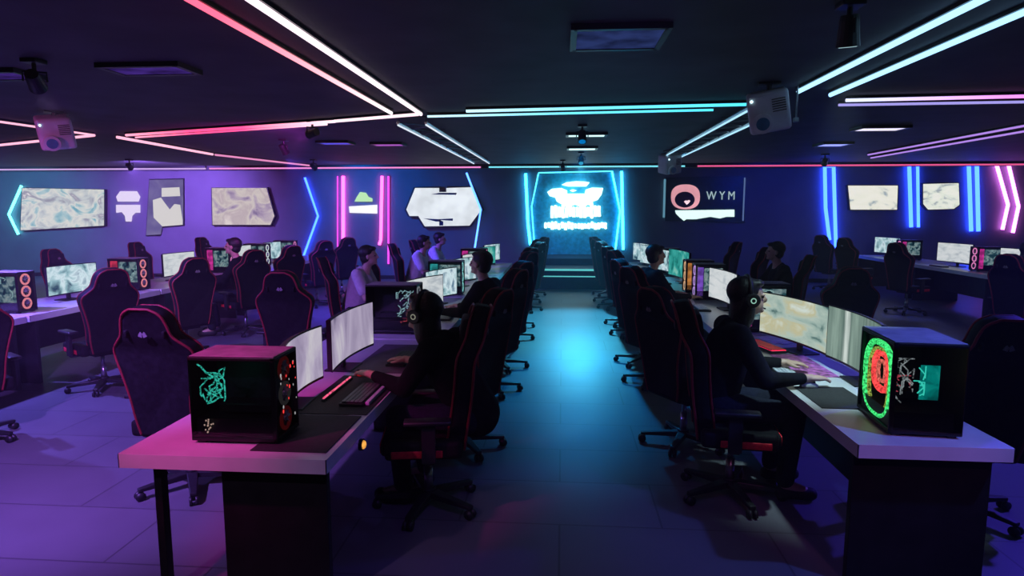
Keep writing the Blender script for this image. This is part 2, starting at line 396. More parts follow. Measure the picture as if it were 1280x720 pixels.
panel(4.5, 11.3, glow('blue lilac diffuser', (.35, .4, 1), 1.2), 'blue-lilac ceiling panel on the right, farther of two', .45, .45)
panel(-3.2, 4.9, pd('dim violet diffuser', (.05, .02, .2), 1), 'dim violet ceiling panel above the left desks nearest the camera', .62, .3)  # violet glow stands in for reflected light, here and on the next panel
panel(-4.6, 5.0, pd('dim violet diffuser', (.05, .02, .2), 1), 'dim violet ceiling panel at the far left near the camera', .62, .3)
panel(-3.7, 10.4, glow('blue violet diffuser', (.12, .1, .9), .9), 'blue-violet ceiling panel over the left rear floor', .5, .35)
panel(-2.9, 10.7, glow('pink violet diffuser', (.6, .15, .8), .7), 'pink-violet ceiling panel left of the truss', .5, .35)
# spot fixtures
def spot_fixture(x, y, ax, ay, az, col, watts, cone, soft, label):
    z = CEIL-0.16
    t = thing('stage_spotlight', label, 'spotlight', (x, y, z))  # stage spots and added fill spots share this fixture
    d = (Vector((ax, ay, az))-Vector((x, y, z))).normalized()
    b = BM(); rbox(b, -.06, .06, -.06, .06, .13, .16, .006); tube(b, [(0, 0, .14), (0, 0, .07)], .015)
    sx, _ = frame_of(d)
    tube(b, [sx*.075, sx*.075+Vector((0, 0, .07)), -sx*.075+Vector((0, 0, .07)), -sx*.075], .008)
    obj('yoke', b, STEEL, t)
    b = BM(); tube(b, [-d*.09, -d*.06, d*.03, d*.07], .045, 16, .062); obj('barrel', b, PLASTIC, t)
    b = BM(); tube(b, [d*.0705, d*.074], .045, 16); obj('lens', b, glow('lens %.2f %.2f %.2f' % col, col, 0.5), t)
    L = bpy.data.lights.new('spot_lamp', 'SPOT'); L.energy = watts; L.color = col; L.spot_size = math.radians(cone); L.spot_blend = soft
    L.shadow_soft_size = 0.05
    lo = bpy.data.objects.new('spot_lamp', L); C.objects.link(lo); lo.parent = t
    lo.location = d*0.125; lo.rotation_euler = d.to_track_quat('-Z', 'Y').to_euler()
for s in SPOTS: spot_fixture(*s)
# ceiling projectors
def projector(x, y, zc, rz, tilt, label, m):
    t = thing('ceiling_projector', label, 'projector', (x, y, zc), rz)
    M = Matrix.Rotation(tilt, 4, 'X') @ Matrix.Rotation(-.16, 4, 'Y')
    b = BM(); rbox(b, -.17, .17, -.15, .15, -.19, .16, .04, 3, M); obj('housing', b, m, t, True)
    b = BM(); tube(b, [M@Vector((-.06, -.12, -.10)), M@Vector((-.06, -.20, -.10))], .085, 20)
    obj('lens_barrel', b, m, t, False, .006)
    b = BM(); tube(b, [M@Vector((-.06, -.2005, -.10)), M@Vector((-.06, -.206, -.10))], .055, 20); obj('lens', b, mat('blue coated lens', (.1, .3, .45), .1, .2), t)
    b = BM()
    for i in range(6): box(b, .03, .14, -.156, -.149, .0-.02*i+.08, .0-.02*i+.088, M)
    obj('vent_grille', b, STEEL, t)
    b = BM(); tube(b, [M@Vector((-.13, -.155, .10)), M@Vector((-.13, -.160, .10))], .012, 8); obj('indicator_lamp', b, glow('indicator', (.6, .9, 1), 3), t)
    top = CEIL-zc
    b = BM(); tube(b, [(0, 0, .1), (0, 0, top-.01)], .02); rbox(b, -.09, .09, -.09, .09, top-.015, top, .004); obj('ceiling_mount', b, STEEL, t)
projector(1.80, 5.95, 2.73, -.25, .22, 'large grey-white ceiling projector hanging nearest, left of the ice-blue tubes', GREYBODY)
projector(2.0, 12.4, 2.72, .5, .2, 'small distant ceiling projector right of the central sign', GREYBODY)
projector(-5.75, 7.0, 2.74, .75, .3, 'magenta-lit ceiling projector on the far left', GREYBODY)
t = thing('hanging_rod', 'thin violet rod hanging from the ceiling beside the largest projector', 'rod', (2.06, 6.0, CEIL))
b = BM(); tube(b, [(0, 0, 0), (0, 0, -.3)], .008, 8); obj('rod', b, CHROME, t)
b = BM(); rbox(b, -.02, .02, -.02, .02, -.33, -.29, .005); obj('hook', b, CHROME, t)

# ---------------------------------------------------------------- end wall: neon, screens, signs
def neon(pts, m, label, r=0.022, name='neon_tube', group=None, off=0.07):
    P = [W(u, v, off) for u, v in pts]; c = sum(P, Vector())/len(P)
    t = thing(name, label, 'neon light', c, 0, group)
    b = BM(); tube(b, [p-c for p in P], r, 8); obj('tube', b, m, t)
    b = BM()
    for p in P: tube(b, [p-c, p-c+Vector((0, off-.004, 0))], .012, 6)
    for i in range(len(P)-1):
        q = (P[i]+P[i+1])/2-c; tube(b, [q, q+Vector((0, off-.004, 0))], .012, 6)
    obj('bracket', b, STEEL, t)
n_teal = glow('neon teal', (.12, .85, .95), 4.5); n_blue = glow('neon blue', (.018, .060, 1), 13)
n_sky = glow('neon sky', (.08, .25, 1), 4); n_mag = glow('neon magenta', (1, .08, .62), 5.5); n_magd = glow('neon dim magenta', (.6, .05, .6), 2.2)
n_cyan = glow('neon cyan', (.022, .42, .9), 14); n_cyant = glow('neon thin cyan', (.06, .58, .95), 3.5)
n_pink = glow('neon pink violet', (.9, .2, 1), 6)
neon([(27, 232), (11, 268), (23, 293)], n_teal, 'teal chevron lamp at the far left edge of the end wall', .035)
neon([(381, 222), (397.5, 270), (373, 338)], n_blue, 'blue chevron lamp pointing right on the left of the end wall', .03)
neon([(429, 220), (429, 303)], n_mag, 'thick magenta column lamp left of the small green emblem', .045)
neon([(422, 220), (422, 309), (425.5, 306.5)], n_magd, 'thin dim magenta column lamp at the left outside', .02)
neon([(477.5, 220), (476, 300), (474, 306)], n_mag, 'thick magenta column lamp right of the small green emblem', .04)
neon([(485.5, 220), (485.5, 330)], n_magd, 'thin dim magenta column lamp at the right outside', .025)
neon([(583, 216), (601, 262), (593, 313)], n_sky, 'blue chevron lamp at the right end of the six-sided lightbox', .025, off=.30)
neon([(657, 217), (660, 280), (663, 306)], n_cyan, 'thick cyan column lamp left of the central sign', .034)
neon([(777, 214), (779, 312)], n_cyan, 'thick cyan column lamp right of the central sign', .034)
neon([(673, 217), (664.5, 258), (668, 305)], n_cyant, 'thin cyan bent line framing the central sign on the left', .018)
neon([(673, 216), (765, 214)], n_cyant, 'thin cyan line above the central sign', .015)
neon([(765, 214), (775, 264), (768, 322)], n_cyan, 'cyan bent line framing the central sign on the right', .022)
neon([(1031, 208), (1032, 260), (1037, 300)], n_blue, 'blue column lamp, left tube of the first pair on the right wall', .045)
neon([(1042, 208), (1045, 312)], n_blue, 'blue column lamp, right tube of the first pair on the right wall', .045)
neon([(1031, 208), (1042, 208)], n_blue, 'short blue tube joining the tops of the first pair', .03)
neon([(1136.5, 205), (1139, 284)], n_blue, 'blue column lamp, left tube of the second pair between the two screens', .045)
neon([(1147, 205), (1148, 284)], n_blue, 'blue column lamp, right tube of the second pair between the two screens', .035)
neon([(1211, 204), (1214, 289)], n_blue, 'blue column lamp, left tube of the third pair right of the screens', .045)
neon([(1221, 204), (1223, 289)], n_blue, 'blue column lamp, right tube of the third pair right of the screens', .045)
neon([(1244, 200), (1260, 256), (1253, 287)], n_pink, 'pink-violet chevron lamp, left of the two at the far right', .04)
neon([(1259, 199), (1273, 258), (1266, 291)], n_pink, 'pink-violet chevron lamp, right of the two at the far right', .04)
# screens
def wall_box(name, label, cat, quad, m, th=.07, frame=STEEL, fw=.03, front='screen', off=0.0):
    """quad: pixel corners (any polygon) on the wall; a housing with a lit front"""
    P = [W(u, v, th+off) for u, v in quad]; c = sum(P, Vector())/len(P); c.y = WALLY
    t = thing(name, label, cat, c)
    Q = [Vector((p.x-c.x, 0, p.z-c.z)) for p in P]
    b = BM(); prism(b, [q*(1+fw/max(.3, q.length))+Vector((0, -th-off, 0)) for q in Q], (0, th+off, 0)); obj('housing', b, frame, t)
    b = BM(); prism(b, [q+Vector((0, -th-off-.012, 0)) for q in Q], (0, .011, 0)); obj(front, b, m, t)
    return t, Q
def blobs(parent, name, m, items, th):
    """raised picture shapes on a lightbox: (points in pixels)"""
    c = parent.location
    for k, pts in enumerate(items):
        b = BM(); prism(b, [W(u, v, th)-c for u, v in pts], (0, .01, 0)); obj(name, b, m, parent)
tvA = picture('left screen picture', [(.10, .35, .45), (.35, .55, .6), (.75, .75, .7), (.55, .6, .62), (.3, .3, .38), (.85, .8, .8)], 1.6, 1.0, 3.3, (1, 1, 1.6), dist=1.2)
wall_box('wall_screen', 'large wall screen with a pale action picture at the far left', 'screen', [(28, 235), (130, 237), (130, 282), (26, 288)], tvA, .1)
wall_box('wall_screen', 'wall screen with a pinkish picture left of the blue chevron lamp', 'screen', [(265, 235), (333, 235), (343, 270), (338, 281), (266, 281)],
         picture('pinkish screen picture', [(.18, .12, .3), (.45, .35, .5), (.7, .62, .6), (.55, .45, .5), (.8, .7, .7)], 1.8, .95, 8.1, (1, 1, 1.3)), .1)
wall_box('wall_screen', 'wall screen with a dark sketch, left of the two on the right wall', 'screen', [(1060, 232), (1122, 232), (1121, 262), (1063, 262)],
         picture('sketch screen picture', [(.15, .25, .35), (.85, .85, .75), (.9, .88, .8), (.85, .88, .8)], 2.6, 1.0, 1.7, (1, 1, 2)), .1)
wall_box('wall_screen', 'wall screen with small dark figures, right of the two on the right wall', 'screen', [(1154, 230), (1198, 229), (1199, 256), (1192, 261), (1160, 262), (1154, 255)],
         picture('figures screen picture', [(.2, .25, .35), (.8, .85, .75), (.9, .9, .82), (.85, .85, .8)], 3.0, 1.0, 5.2, (1, 1, 2)), .1)
# translucent poster with picture
t, Q = wall_box('wall_poster', 'translucent lilac poster with a pale picture beside the left wall screen', 'poster', [(187, 225), (229, 224), (229, 281), (203, 283), (201, 293), (183, 294)],
         picture('lilac poster print', [(.12, .1, .3), (.2, .17, .42), (.3, .27, .5)], 2.0, .7, 2.2), .04)
blobs(t, 'picture_shape', glow('pale print', (.75, .72, .7), .95), [[(202, 235), (224, 234), (225, 245), (202, 246)], [(191, 250), (201, 247), (206, 254), (212, 262), (218, 255), (225, 256), (228, 275), (228, 281), (203, 283), (192, 272)]], .065)
# small pixel emblem
t = thing('wall_emblem', 'small white blocky emblem on the wall left of the lilac poster', 'sign', W(160, 257, 0))
c = t.location; ge = glow('emblem white', (.8, .7, .95), 1.05)
for pts in ([(150, 239), (170, 239), (174, 246), (172, 252), (147, 252), (145, 246)], [(145, 256), (174, 256), (174, 266), (168, 266), (164, 270), (163, 277), (157, 277), (156, 270), (152, 265), (145, 266)]):
    b = BM(); prism(b, [W(u, v, .05)-c for u, v in pts], (0, .048, 0)); obj('emblem_block', b, ge, t)
# green emblem with white lettering bar
t = thing('wall_emblem', 'small green winged emblem over a white bar between the magenta columns', 'sign', W(454, 255, 0))
c = t.location
b = BM(); prism(b, [W(u, v, .05)-c for u, v in [(443, 252), (446, 246), (450, 240), (457, 241), (460, 246), (465, 248), (465, 252)]], (0, .048, 0)); obj('green_mark', b, glow('emblem green', (.55, .9, .5), 1.0), t)
b = BM(); prism(b, [W(u, v, .05)-c for u, v in [(436, 258), (471, 256), (471, 267), (437, 266)]], (0, .048, 0)); obj('name_bar', b, glow('emblem bar', (.85, .85, 1), 1.3), t)
# six-sided lightbox
t, Q = wall_box('lightbox_sign', 'bright white six-sided lightbox left of the cyan columns', 'sign',
     [(519, 235), (549, 235), (549, 240), (558, 240), (558, 235), (589, 234), (602, 262), (596, 270), (587, 282), (531, 283), (523, 270), (512, 270), (508, 262)],
     glow('lightbox white', (.86, .92, 1), 1.05, .2, 2.5), .16, STEEL, .05)
blobs(t, 'dark_mark', mat('dark print', (.03, .05, .12), .6), [[(539, 243), (549, 241), (571, 241), (570, 243.5)], [(529, 273), (548, 274), (566, 273), (566, 276), (549, 275), (549, 282), (554, 282), (554, 277), (545, 277)]], .185)
# central sign: crest, wings, two lines of worn lettering
t = thing('central_sign', 'glowing white winged crest sign with worn lettering at the end of the aisle', 'sign', W(720, 256, 0))
c = t.location; gs = glow('sign white cyan', (.62, .97, 1), 2.4)
def worn(y0, y1, x0, x1, n, seed, bow=0):
    rr = random.Random(seed); b = BM(); w = (x1-x0)/n
    for i in range(n):
        a = x0+i*w; e = a+w*.97
        k = (i+.5)/n*2-1; dy = bow*k*k
        yb, yt = y1-rr.uniform(0, 2.6)-dy, y0+rr.uniform(0, 2.8)-dy
        pts = [(a+rr.uniform(0, .5), yb), (a, (yb+yt)/2), (a+rr.uniform(0, .6), yt), (a+w*.4, yt-.5), (e, yt+rr.uniform(0, .8)), (e-rr.uniform(0, .8), (yb+yt)/2), (e+rr.uniform(-.3, .4), yb), (a+w*.5, yb+rr.uniform(-.2, .9))]
        prism(b, [W(u, v, .10)-c for u, v in pts], (0, .08, 0))
    return b
b = BM(); prism(b, [W(u, v, .10)-c for u, v in [(702, 231), (708, 228), (720, 226.5), (731, 227), (737, 228), (733, 233), (710, 233)]], (0, .08, 0)); obj('top_bar', b, gs, t)
b = BM(); prism(b, [W(u, v, .10)-c for u, v in [(684, 240), (690, 236), (702, 235), (709, 238), (709, 242), (731, 242), (732, 237), (740, 234.5), (754, 235), (752, 243), (747, 250), (741, 252), (742, 258), (735, 256), (728, 260), (719, 256), (710, 259), (703, 256), (696, 252), (694, 247), (687, 245)]], (0, .08, 0)); obj('winged_crest', b, gs, t)
b = BM(); prism(b, [W(u, v, .10)-c for u, v in [(712, 238), (716, 236.5), (721, 238), (716, 240)]], (0, .08, 0)); obj('crest_eye', b, gs, t)
obj('letter_row', worn(256, 273, 688, 751, 14, 3), gs, t)
obj('name_row', worn(277, 287.5, 680, 759, 19, 5, .8), gs, t)
b = BM()
for u, v in [(690, 240), (745, 240), (695, 265), (745, 265), (690, 282), (750, 282)]: tube(b, [W(u, v, .06)-c, W(u, v, 0)-c], .012, 6)
obj('standoff', b, STEEL, t)
t, Q = wall_box('wall_panel', 'dark blue glossy backing panel around the central crest sign', 'panel', [(674, 218), (764, 216), (773, 264), (766, 318), (670, 318), (666, 260)], mat('gloss blue panel', (.06, .42, .60), .4), .015, STEEL, .0, 'board')
# logo board on the right
t, Q = wall_box('logo_board', 'dark board with a round pink logo, spaced letters and a white bar', 'sign', [(831, 222), (931, 220), (931, 279), (831, 276)], mat('dark board', (.015, .06, .07), .4), .05, STEEL, 0, 'board')
c = t.location
for u0, u1, yy0, yy1, nm in ((829, 832.5, 224, 272, 'left'), (928, 932, 222, 276, 'right')):
    b = BM(); p, q = W(u0, yy1, .08)-c, W(u1, yy0, .08)-c; box(b, p.x, q.x, p.y, p.y+.07, p.z, q.z); obj('side_rail', b, glow('rail '+nm, (.12, .3, .42) if nm == 'left' else (.10, .16, .36), .9), t)
def ell(cu, cv, ru, rv, n=24, sq=1.0):
    o = []
    for i in range(n):
        a = 2*PI*i/n; ca, sa = math.cos(a), math.sin(a)
        o.append((cu+ru*math.copysign(abs(ca)**sq, ca), cv+rv*math.copysign(abs(sa)**sq, sa)))
    return o
b = BM(); prism(b, [W(u, v, .09)-c for u, v in ell(857, 246, 18, 15.5, 28, .8)], (0, .03, 0)); obj('logo_ring', b, glow('logo pink', (.95, .42, .5), 1.0, .25, 2), t)
b = BM(); prism(b, [W(u, v, .10)-c for u, v in ell(856, 249.5, 12.5, 10)], (0, .012, 0)); obj('logo_disc', b, mat('logo plum', (.10, .02, .08), .5), t)
b = BM(); prism(b, [W(u, v, .11)-c for u, v in [(855, 252), (857, 250.5), (859, 251), (861, 250), (863, 251), (861, 254), (858.5, 256)]], (0, .012, 0)); obj('logo_heart', b, glow('logo light', (1, .7, .8), 1.1), t)
tm = text_mesh('W Y M', .30, .01)
wt = max(v.co.x for v in tm.vertices)-min(v.co.x for v in tm.vertices)
tm.transform(Matrix.Translation(W(901, 245, .08)-c) @ Matrix.Rotation(PI/2, 4, 'X') @ Matrix.Diagonal((.70/wt, 1, 1, 1)))
obj('lettering', tm, glow('letter light', (.4, .55, .6), .9), t)
b = BM(); prism(b, [W(u, v, .08)-c for u, v in [(844, 263), (918, 262), (918, 271), (908, 271), (900, 273), (888, 271), (870, 274), (858, 274), (855, 276), (850, 272), (845, 267)]], (0, .03, 0)); obj('name_bar', b, glow('bar light', (.75, 1, .95), 1.2), t)
# stage
t = thing('stage_platform', 'low dark stage at the end of the aisle with two glowing teal edge strips', 'stage', (.27, 14.95, 0))
b = BM(); box(b, -.95, .95, 0, 1.78, 0, .48); obj('riser', b, mat('stage black', (.012, .014, .03), .4), t, False, .01)
for z0, z1 in ((.43, .475), (.285, .31)):
    b = BM(); box(b, -.94, .94, -.014, 0, z0, z1); obj('light_strip', b, glow('stage teal', (.12, .62, .62), .9), t)
b = BM(); box(b, -.93, .93, 1.0, 1.04, .48, .64); obj('step_lip', b, mat('stage backdrop', (.015, .03, .06), .5), t)

# ---------------------------------------------------------------- gaming chair (faces +Y)
def gaming_chair():
    t = empty('gaming_chair')
    tilt = Matrix.Translation((0, -.20, .48)) @ Matrix.Rotation(.17, 4, 'X') @ Matrix.Translation((0, 0, -.48))
    half = [(.17, .44), (.195, .56), (.20, .70), (.235, .88), (.268, 1.0), (.262, 1.06), (.215, 1.11), (.165, 1.16), (.150, 1.24), (.125, 1.31), (.06, 1.345)]
    right = chaikin([Vector((x, 0, z)) for x, z in half], 2)
    out = right+[Vector((-p.x, 0, p.z)) for p in reversed(right)]
    def shell(y0, y1, s):
        cen = Vector((0, 0, .9))
        return [Vector((p.x*s, y0, cen.z+(p.z-cen.z)*(1-(1-s)*.6))) for p in out]
    b = BM()
    rings = []
    def yoff(p):      # side wings curl forward
        return .055*(abs(p.x)/.26)**2
    for y, s in ((-.045, .90), (-.055, .96), (-.03, 1.0), (.03, 1.0), (.05, .955), (.038, .80), (.022, .55), (.018, .25)):
        ring = shell(y, y, s)
        rings.append([b.verts.new(Vector((p.x, y+yoff(p), p.z))) for p in ring])
    n = len(out)
    for a, c_ in zip(rings, rings[1:]):
        for j in range(n): b.faces.new((a[j], a[(j+1) % n], c_[(j+1) % n], c_[j]))
    b.faces.new(rings[0]); b.faces.new(rings[-1][::-1])
    bmesh.ops.triangulate(b, faces=[f for f in b.faces if len(f.verts) > 4])
    bmesh.ops.transform(b, matrix=tilt, verts=b.verts[:])
    back = obj('backrest', b, BLACK, t, True)
    b = BM()
    tube(b, [tilt@Vector((p.x*1.0, -.055+yoff(p), .9+(p.z-.9)*1.0)) for p in out[1:-1]], .0085, 6)
    tube(b, [tilt@Vector((p.x*.965, .052+yoff(p), .9+(p.z-.9)*.98)) for p in out[1:-1]], .0075, 6)
    obj('piping', b, RED, back, True)
    b = BM(); rbox(b, -.13, .13, .04, .11, 1.10, 1.26, .03, 3, tilt); rbox(b, -.135, -.115, -.05, .06, 1.15, 1.2, .004, 1, tilt); rbox(b, .115, .135, -.05, .06, 1.15, 1.2, .004, 1, tilt)
    obj('headrest_pillow', b, BLACK, back, True)
    for y in (-.061, .112):
        b = BM()
        for pts in ([(-.03, 1.17), (-.005, 1.16), (0, 1.185), (-.012, 1.2), (-.02, 1.19)], [(.03, 1.17), (.005, 1.16), (0, 1.185), (.012, 1.2), (.02, 1.19)]):
            prism(b, [tilt@Vector((x*1.0, y, z)) for x, z in pts], tilt.to_3x3()@Vector((0, .004, 0)))
        obj('badge', b, BADGE, back)
    b = BM(); rbox(b, -.2, .2, -.0, .075, .54, .70, .03, 3, tilt); obj('lumbar_pillow', b, BLACK, back, True)
    # seat
    b = BM(); rbox(b, -.20, .20, -.22, .27, .42, .51, .035, 3)
    for s in (-1, 1): rbox(b, s*.225-.045, s*.225+.045, -.21, .24, .42, .535, .035, 3)
    seat = obj('seat', b, BLACK, t, True)
    b = BM(); rbox(b, -.16, .16, .255, .277, .43, .495, .009, 2)
    for s in (-1, 1): rbox(b, s*.262-.012, s*.262+.012, -.10, .20, .435, .485, .009, 2)
    obj('seat_panel', b, REDSEAT, seat, True)
    for s in (-1, 1):
        b = BM(); box(b, s*.30-.015, s*.30+.015, -.06, .02, .42, .66); box(b, min(s*.2, s*.30), max(s*.2, s*.30), -.05, .01, .405, .425)
        arm = obj('armrest', b, PLASTIC, t, False, .004)
        b = BM(); rbox(b, s*.30-.045, s*.30+.045, -.15, .12, .66, .69, .012, 2); obj('arm_pad', b, PLASTIC, arm, True)
    b = BM(); box(b, -.12, .12, -.12, .12, .385, .42); box(b, .1, .24, -.02, .0, .39, .40); obj('mechanism', b, STEEL, t, False, .005)
    b = BM(); tube(b, [(0, 0, .385), (0, 0, .25)], .018, 12); tube(b, [(0, 0, .27), (0, 0, .1)], .028, 12); obj('gas_lift', b, CHROME, t, True)
    b = BM(); tube(b, [(0, 0, .13), (0, 0, .07)], .045, 14)
    for k in range(5):
        a = 2*PI*k/5+.3; d = Vector((math.cos(a), math.sin(a), 0)); s = Vector((-d.y, d.x, 0))
        A, B_ = d*.03+Vector((0, 0, .115)), d*.33+Vector((0, 0, .085))
        v = [b.verts.new(x) for x in (A-s*.035, A+s*.035, A+s*.035-Vector((0, 0, .045)), A-s*.035-Vector((0, 0, .045)), B_-s*.02, B_+s*.02, B_+s*.02-Vector((0, 0, .025)), B_-s*.02-Vector((0, 0, .025)))]
        for f in ((0,1,2,3), (4,7,6,5), (0,4,5,1), (1,5,6,2), (2,6,7,3), (3,7,4,0)): b.faces.new([v[i] for i in f])
    obj('star_base', b, PLASTIC, t, False, .006)
    for k in range(5):
        a = 2*PI*k/5+.3; d = Vector((math.cos(a), math.sin(a), 0)); p = d*.32
        q = Vector((-d.y, d.x, 0)); b = BM()
        for s in (-1, 1): tube(b, [p+q*s*.008+Vector((0, 0, .03)), p+q*s*.026+Vector((0, 0, .03))], .03, 14)
        tube(b, [p+Vector((0, 0, .03)), p+Vector((0, 0, .075))], .009, 6)
        obj('caster', b, PLASTIC, t, True)
    return t
PROTO = gaming_chair(); used = [False]
def chair(x, y, rz, label, group):
    o = PROTO if not used[0] else copy_tree(PROTO)
    used[0] = True
    o.location = (x, y, 0); o.rotation_euler = (0, 0, rz); o.scale = (1, 1, SZ)
    tag(o, label, 'gaming chair', group)
    return o
R, L_ = -PI/2, PI/2     # facing +X, facing -X
ORD = ['nearest', 'second', 'third', 'fourth', 'fifth', 'sixth', 'seventh', 'eighth', 'ninth', 'tenth']
def row(xs, ys, rz, where, group, jit=.12, specials={}):
    for i, y in enumerate(ys):
        rj = random.uniform(-jit, jit); xj = random.uniform(-.05, .05)
        if i in specials: x, y_, r_, lab = specials[i]; chair(x, y_, r_, lab, group); continue
        chair(xs+xj, y, rz+rj, 'black gaming chair, red piping, %s from the camera %s' % (ORD[i], where), group)
row(-.72, [3.78, 4.78, 6.35, 7.35, 9.0, 9.95, 11.6, 12.6, 13.7], L_-.42, 'left of the aisle', 'gaming chairs lining the left of the aisle',
    specials={0: (-.82, 3.78, L_+.16, 'black gaming chair holding the headset wearer, nearest left of the aisle')})
row(1.02, [4.05, 5.0, 6.8, 7.7, 9.4, 10.3, 12.0, 12.9, 13.9], R+.42, 'right of the aisle', 'gaming chairs lining the right of the aisle',
    specials={0: (1.10, 4.08, R-.12, 'black gaming chair holding the headset wearer, nearest right of the aisle')})
row(-2.6, [3.9, 6.0, 7.75, 9.3, 10.9, 12.3], R+.45, 'behind the left aisle desks', 'gaming chairs on the outer side of the left aisle desks',
    specials={0: (-2.47, 3.95, -.06, 'black gaming chair with its back to the camera beside the nearest left desk'),
              1: (-2.66, 6.15, .05, 'black gaming chair with its back to the camera, seen above the nearest left computer')})
row(2.85, [3.9, 6.9, 8.6, 10.3, 12.0], L_-.45, 'behind the right aisle desks', 'gaming chairs on the outer side of the right aisle desks',
    specials={0: (2.44, 3.95, -.1, 'black gaming chair beside the nearest right desk at the picture edge'),
              1: (2.98, 7.0, -.15, 'black gaming chair with its back to the camera, seen above the right aisle monitors')})
row(-4.72, [4.6, 6.15, 7.6, 9.15, 10.3, 11.9, 13.3], L_-.62, 'before the left wall desks', 'gaming chairs before the left wall desks')
row(-7.25, [8.9, 10.9, 12.9], R, 'beyond the left wall desks', 'gaming chairs beyond the left wall desks')
row(6.15, [7.4, 8.95, 11.9, 13.9, 15.3], R+.5, 'before the right wall desks', 'gaming chairs before the right wall desks')

# ---------------------------------------------------------------- desks
def desk(x0, x1, y0, y1, label, group, edge_side):
    cx, cy = (x0+x1)/2, (y0+y1)/2
    t = thing('computer_desk', label, 'desk', (cx, cy, 0), 0, group)
    w, d = (x1-x0)/2, (y1-y0)/2
    b = BM(); box(b, -w+.004, w-.004, -d+.004, d-.004, .70, .75); top = obj('tabletop', b, LAMIN, t)
    b = BM()
    box(b, -w, w, -d, -d+.004, .685, .751); box(b, -w, w, d-.004, d, .685, .751); box(b, -w, -w+.004, -d, d, .685, .751); box(b, w-.004, w, -d, d, .685, .751)
    obj('edge_band', b, EDGE, top)
    for s in (-1, 1):
        b = BM(); box(b, -w*.12, w*.92, s*(d-.12)-.02, s*(d-.12)+.02, 0, .70) if edge_side > 0 else box(b, -w*.92, w*.92, s*(d-.12)-.02, s*(d-.12)+.02, 0, .70)
        obj('leg_panel', b, STEEL, t, False, .004)
        if edge_side > 0:
            b = BM(); box(b, -w*.80, -w*.72, s*(d-.12)-.025, s*(d-.12)+.025, 0, .70); obj('leg', b, STEEL, t, False, .004)
    b = BM(); box(b, -w*.1, -w*.1+.02, -d+.14, d-.14, .25, .70); obj('modesty_panel', b, STEEL, t)
    b = BM(); box(b, -w*.25, w*.05, -d+.3, d-.3, .62, .66); obj('cable_tray', b, STEEL, t)
    return t
# ---------------------------------------------------------------- computers and monitors
def fan_ring(bm, c, ax, r):
    x, y = frame_of(ax)
    tube(bm, [c+(x*math.cos(2*PI*i/20)+y*math.sin(2*PI*i/20))*r for i in range(20)], .007, 6, closed=True)
def pc_tower(x, y, z, w, d, h, rz, fan_side, ring_cols, inner_col, label, side_pic, group=None, far=False):
    t = thing('desktop_computer', label, 'computer', (x, y, z), rz, group)
    w2, d2 = w/2, d/2; th = .008; f = .012
    b = BM()
    box(b, -w2, w2, -d2, d2, h-.02, h-.003); box(b, -w2, w2, -d2, d2, f, f+.02); box(b, -w2, w2, d2-th, d2, f, h)
    if fan_side > 0: box(b, -w2, -w2+th, -d2, d2, f, h)
    else: box(b, w2-th, w2, -d2, d2, f, h)
    fx = fan_side*(w2-.012)
    for s in (-1, 1): box(b, fx-.012, fx+.012, s*(d2-.008)-.008, s*(d2-.008)+.008, f, h)
    obj('case', b, CASE, t, False, .004)
    b = BM(); rbox(b, -w2+.006, w2-.006, -d2+.006, d2-.006, h-.003, h+.002, .002, 1); obj('top_filter', b, mat('grey mesh filter', (.30, .30, .32), .6), t)  # top coloured paler than the case so it reads as lit
    b = BM(); box(b, -w2+.005, w2-.005, -d2-.004, -d2+.001, f+.02, h-.02); obj('glass_panel', b, glass_mat(), t)
    for sx in (-1, 1):
        for sy in (-1, 1):
            b = BM(); box(b, sx*(w2-.04)-.02, sx*(w2-.04)+.02, sy*(d2-.03)-.015, sy*(d2-.03)+.015, 0, f); obj('foot', b, PLASTIC, t)
    b = BM(); box(b, -w2+.03, w2-.05, d2-.05, d2-.03, .06, h-.04); obj('motherboard', b, BOARD, t)
    b = BM(); rbox(b, -w2*.55, w2*.7, -.04, d2-.055, h*.30, h*.30+.045, .006, 1); obj('graphics_card', b, CASE, t)
    b = BM(); box(b, -w2+.01, w2-.03, -d2+.03, d2-.04, f+.021, f+.10); obj('power_shroud', b, CASE, t)
    n = len(ring_cols)
    for k, (nm, col, st) in enumerate(ring_cols):
        zc = f+.02+(h-.05)*(k+.5)/n; r = min((h-.06)/n*.44, d2*.78)
        b = BM(); fan_ring(b, Vector((fx, 0, zc)), (1, 0, 0), r); fan_ring(b, Vector((fx, 0, zc)), (1, 0, 0), r*.86)
        fo = obj('fan_ring', b, glow(nm, col, st), t)
        b = BM()
        for q in range(7):
            a = 2*PI*q/7; e1 = Vector((fx, math.cos(a)*r*.2, zc+math.sin(a)*r*.2)); e2 = Vector((fx-.006, math.cos(a+.5)*r*.8, zc+math.sin(a+.5)*r*.8)); e3 = Vector((fx+.006, math.cos(a+.1)*r*.8, zc+math.sin(a+.1)*r*.8))
            v = [b.verts.new(p) for p in (e1, e2, e3)]; b.faces.new(v); v2 = [b.verts.new(p+Vector((.002, 0, 0))) for p in (e1, e2, e3)]; b.faces.new(v2[::-1])
            for i in range(3): b.faces.new((v[i], v[(i+1) % 3], v2[(i+1) % 3], v2[i]))
        tube(b, [(fx-.006, 0, zc), (fx+.006, 0, zc)], r*.22, 12)
        obj('fan_blades', b, mat('translucent fan plastic', (.25, .25, .27), .4), fo)
    side_pic(t, w2, d2, h)
    return t
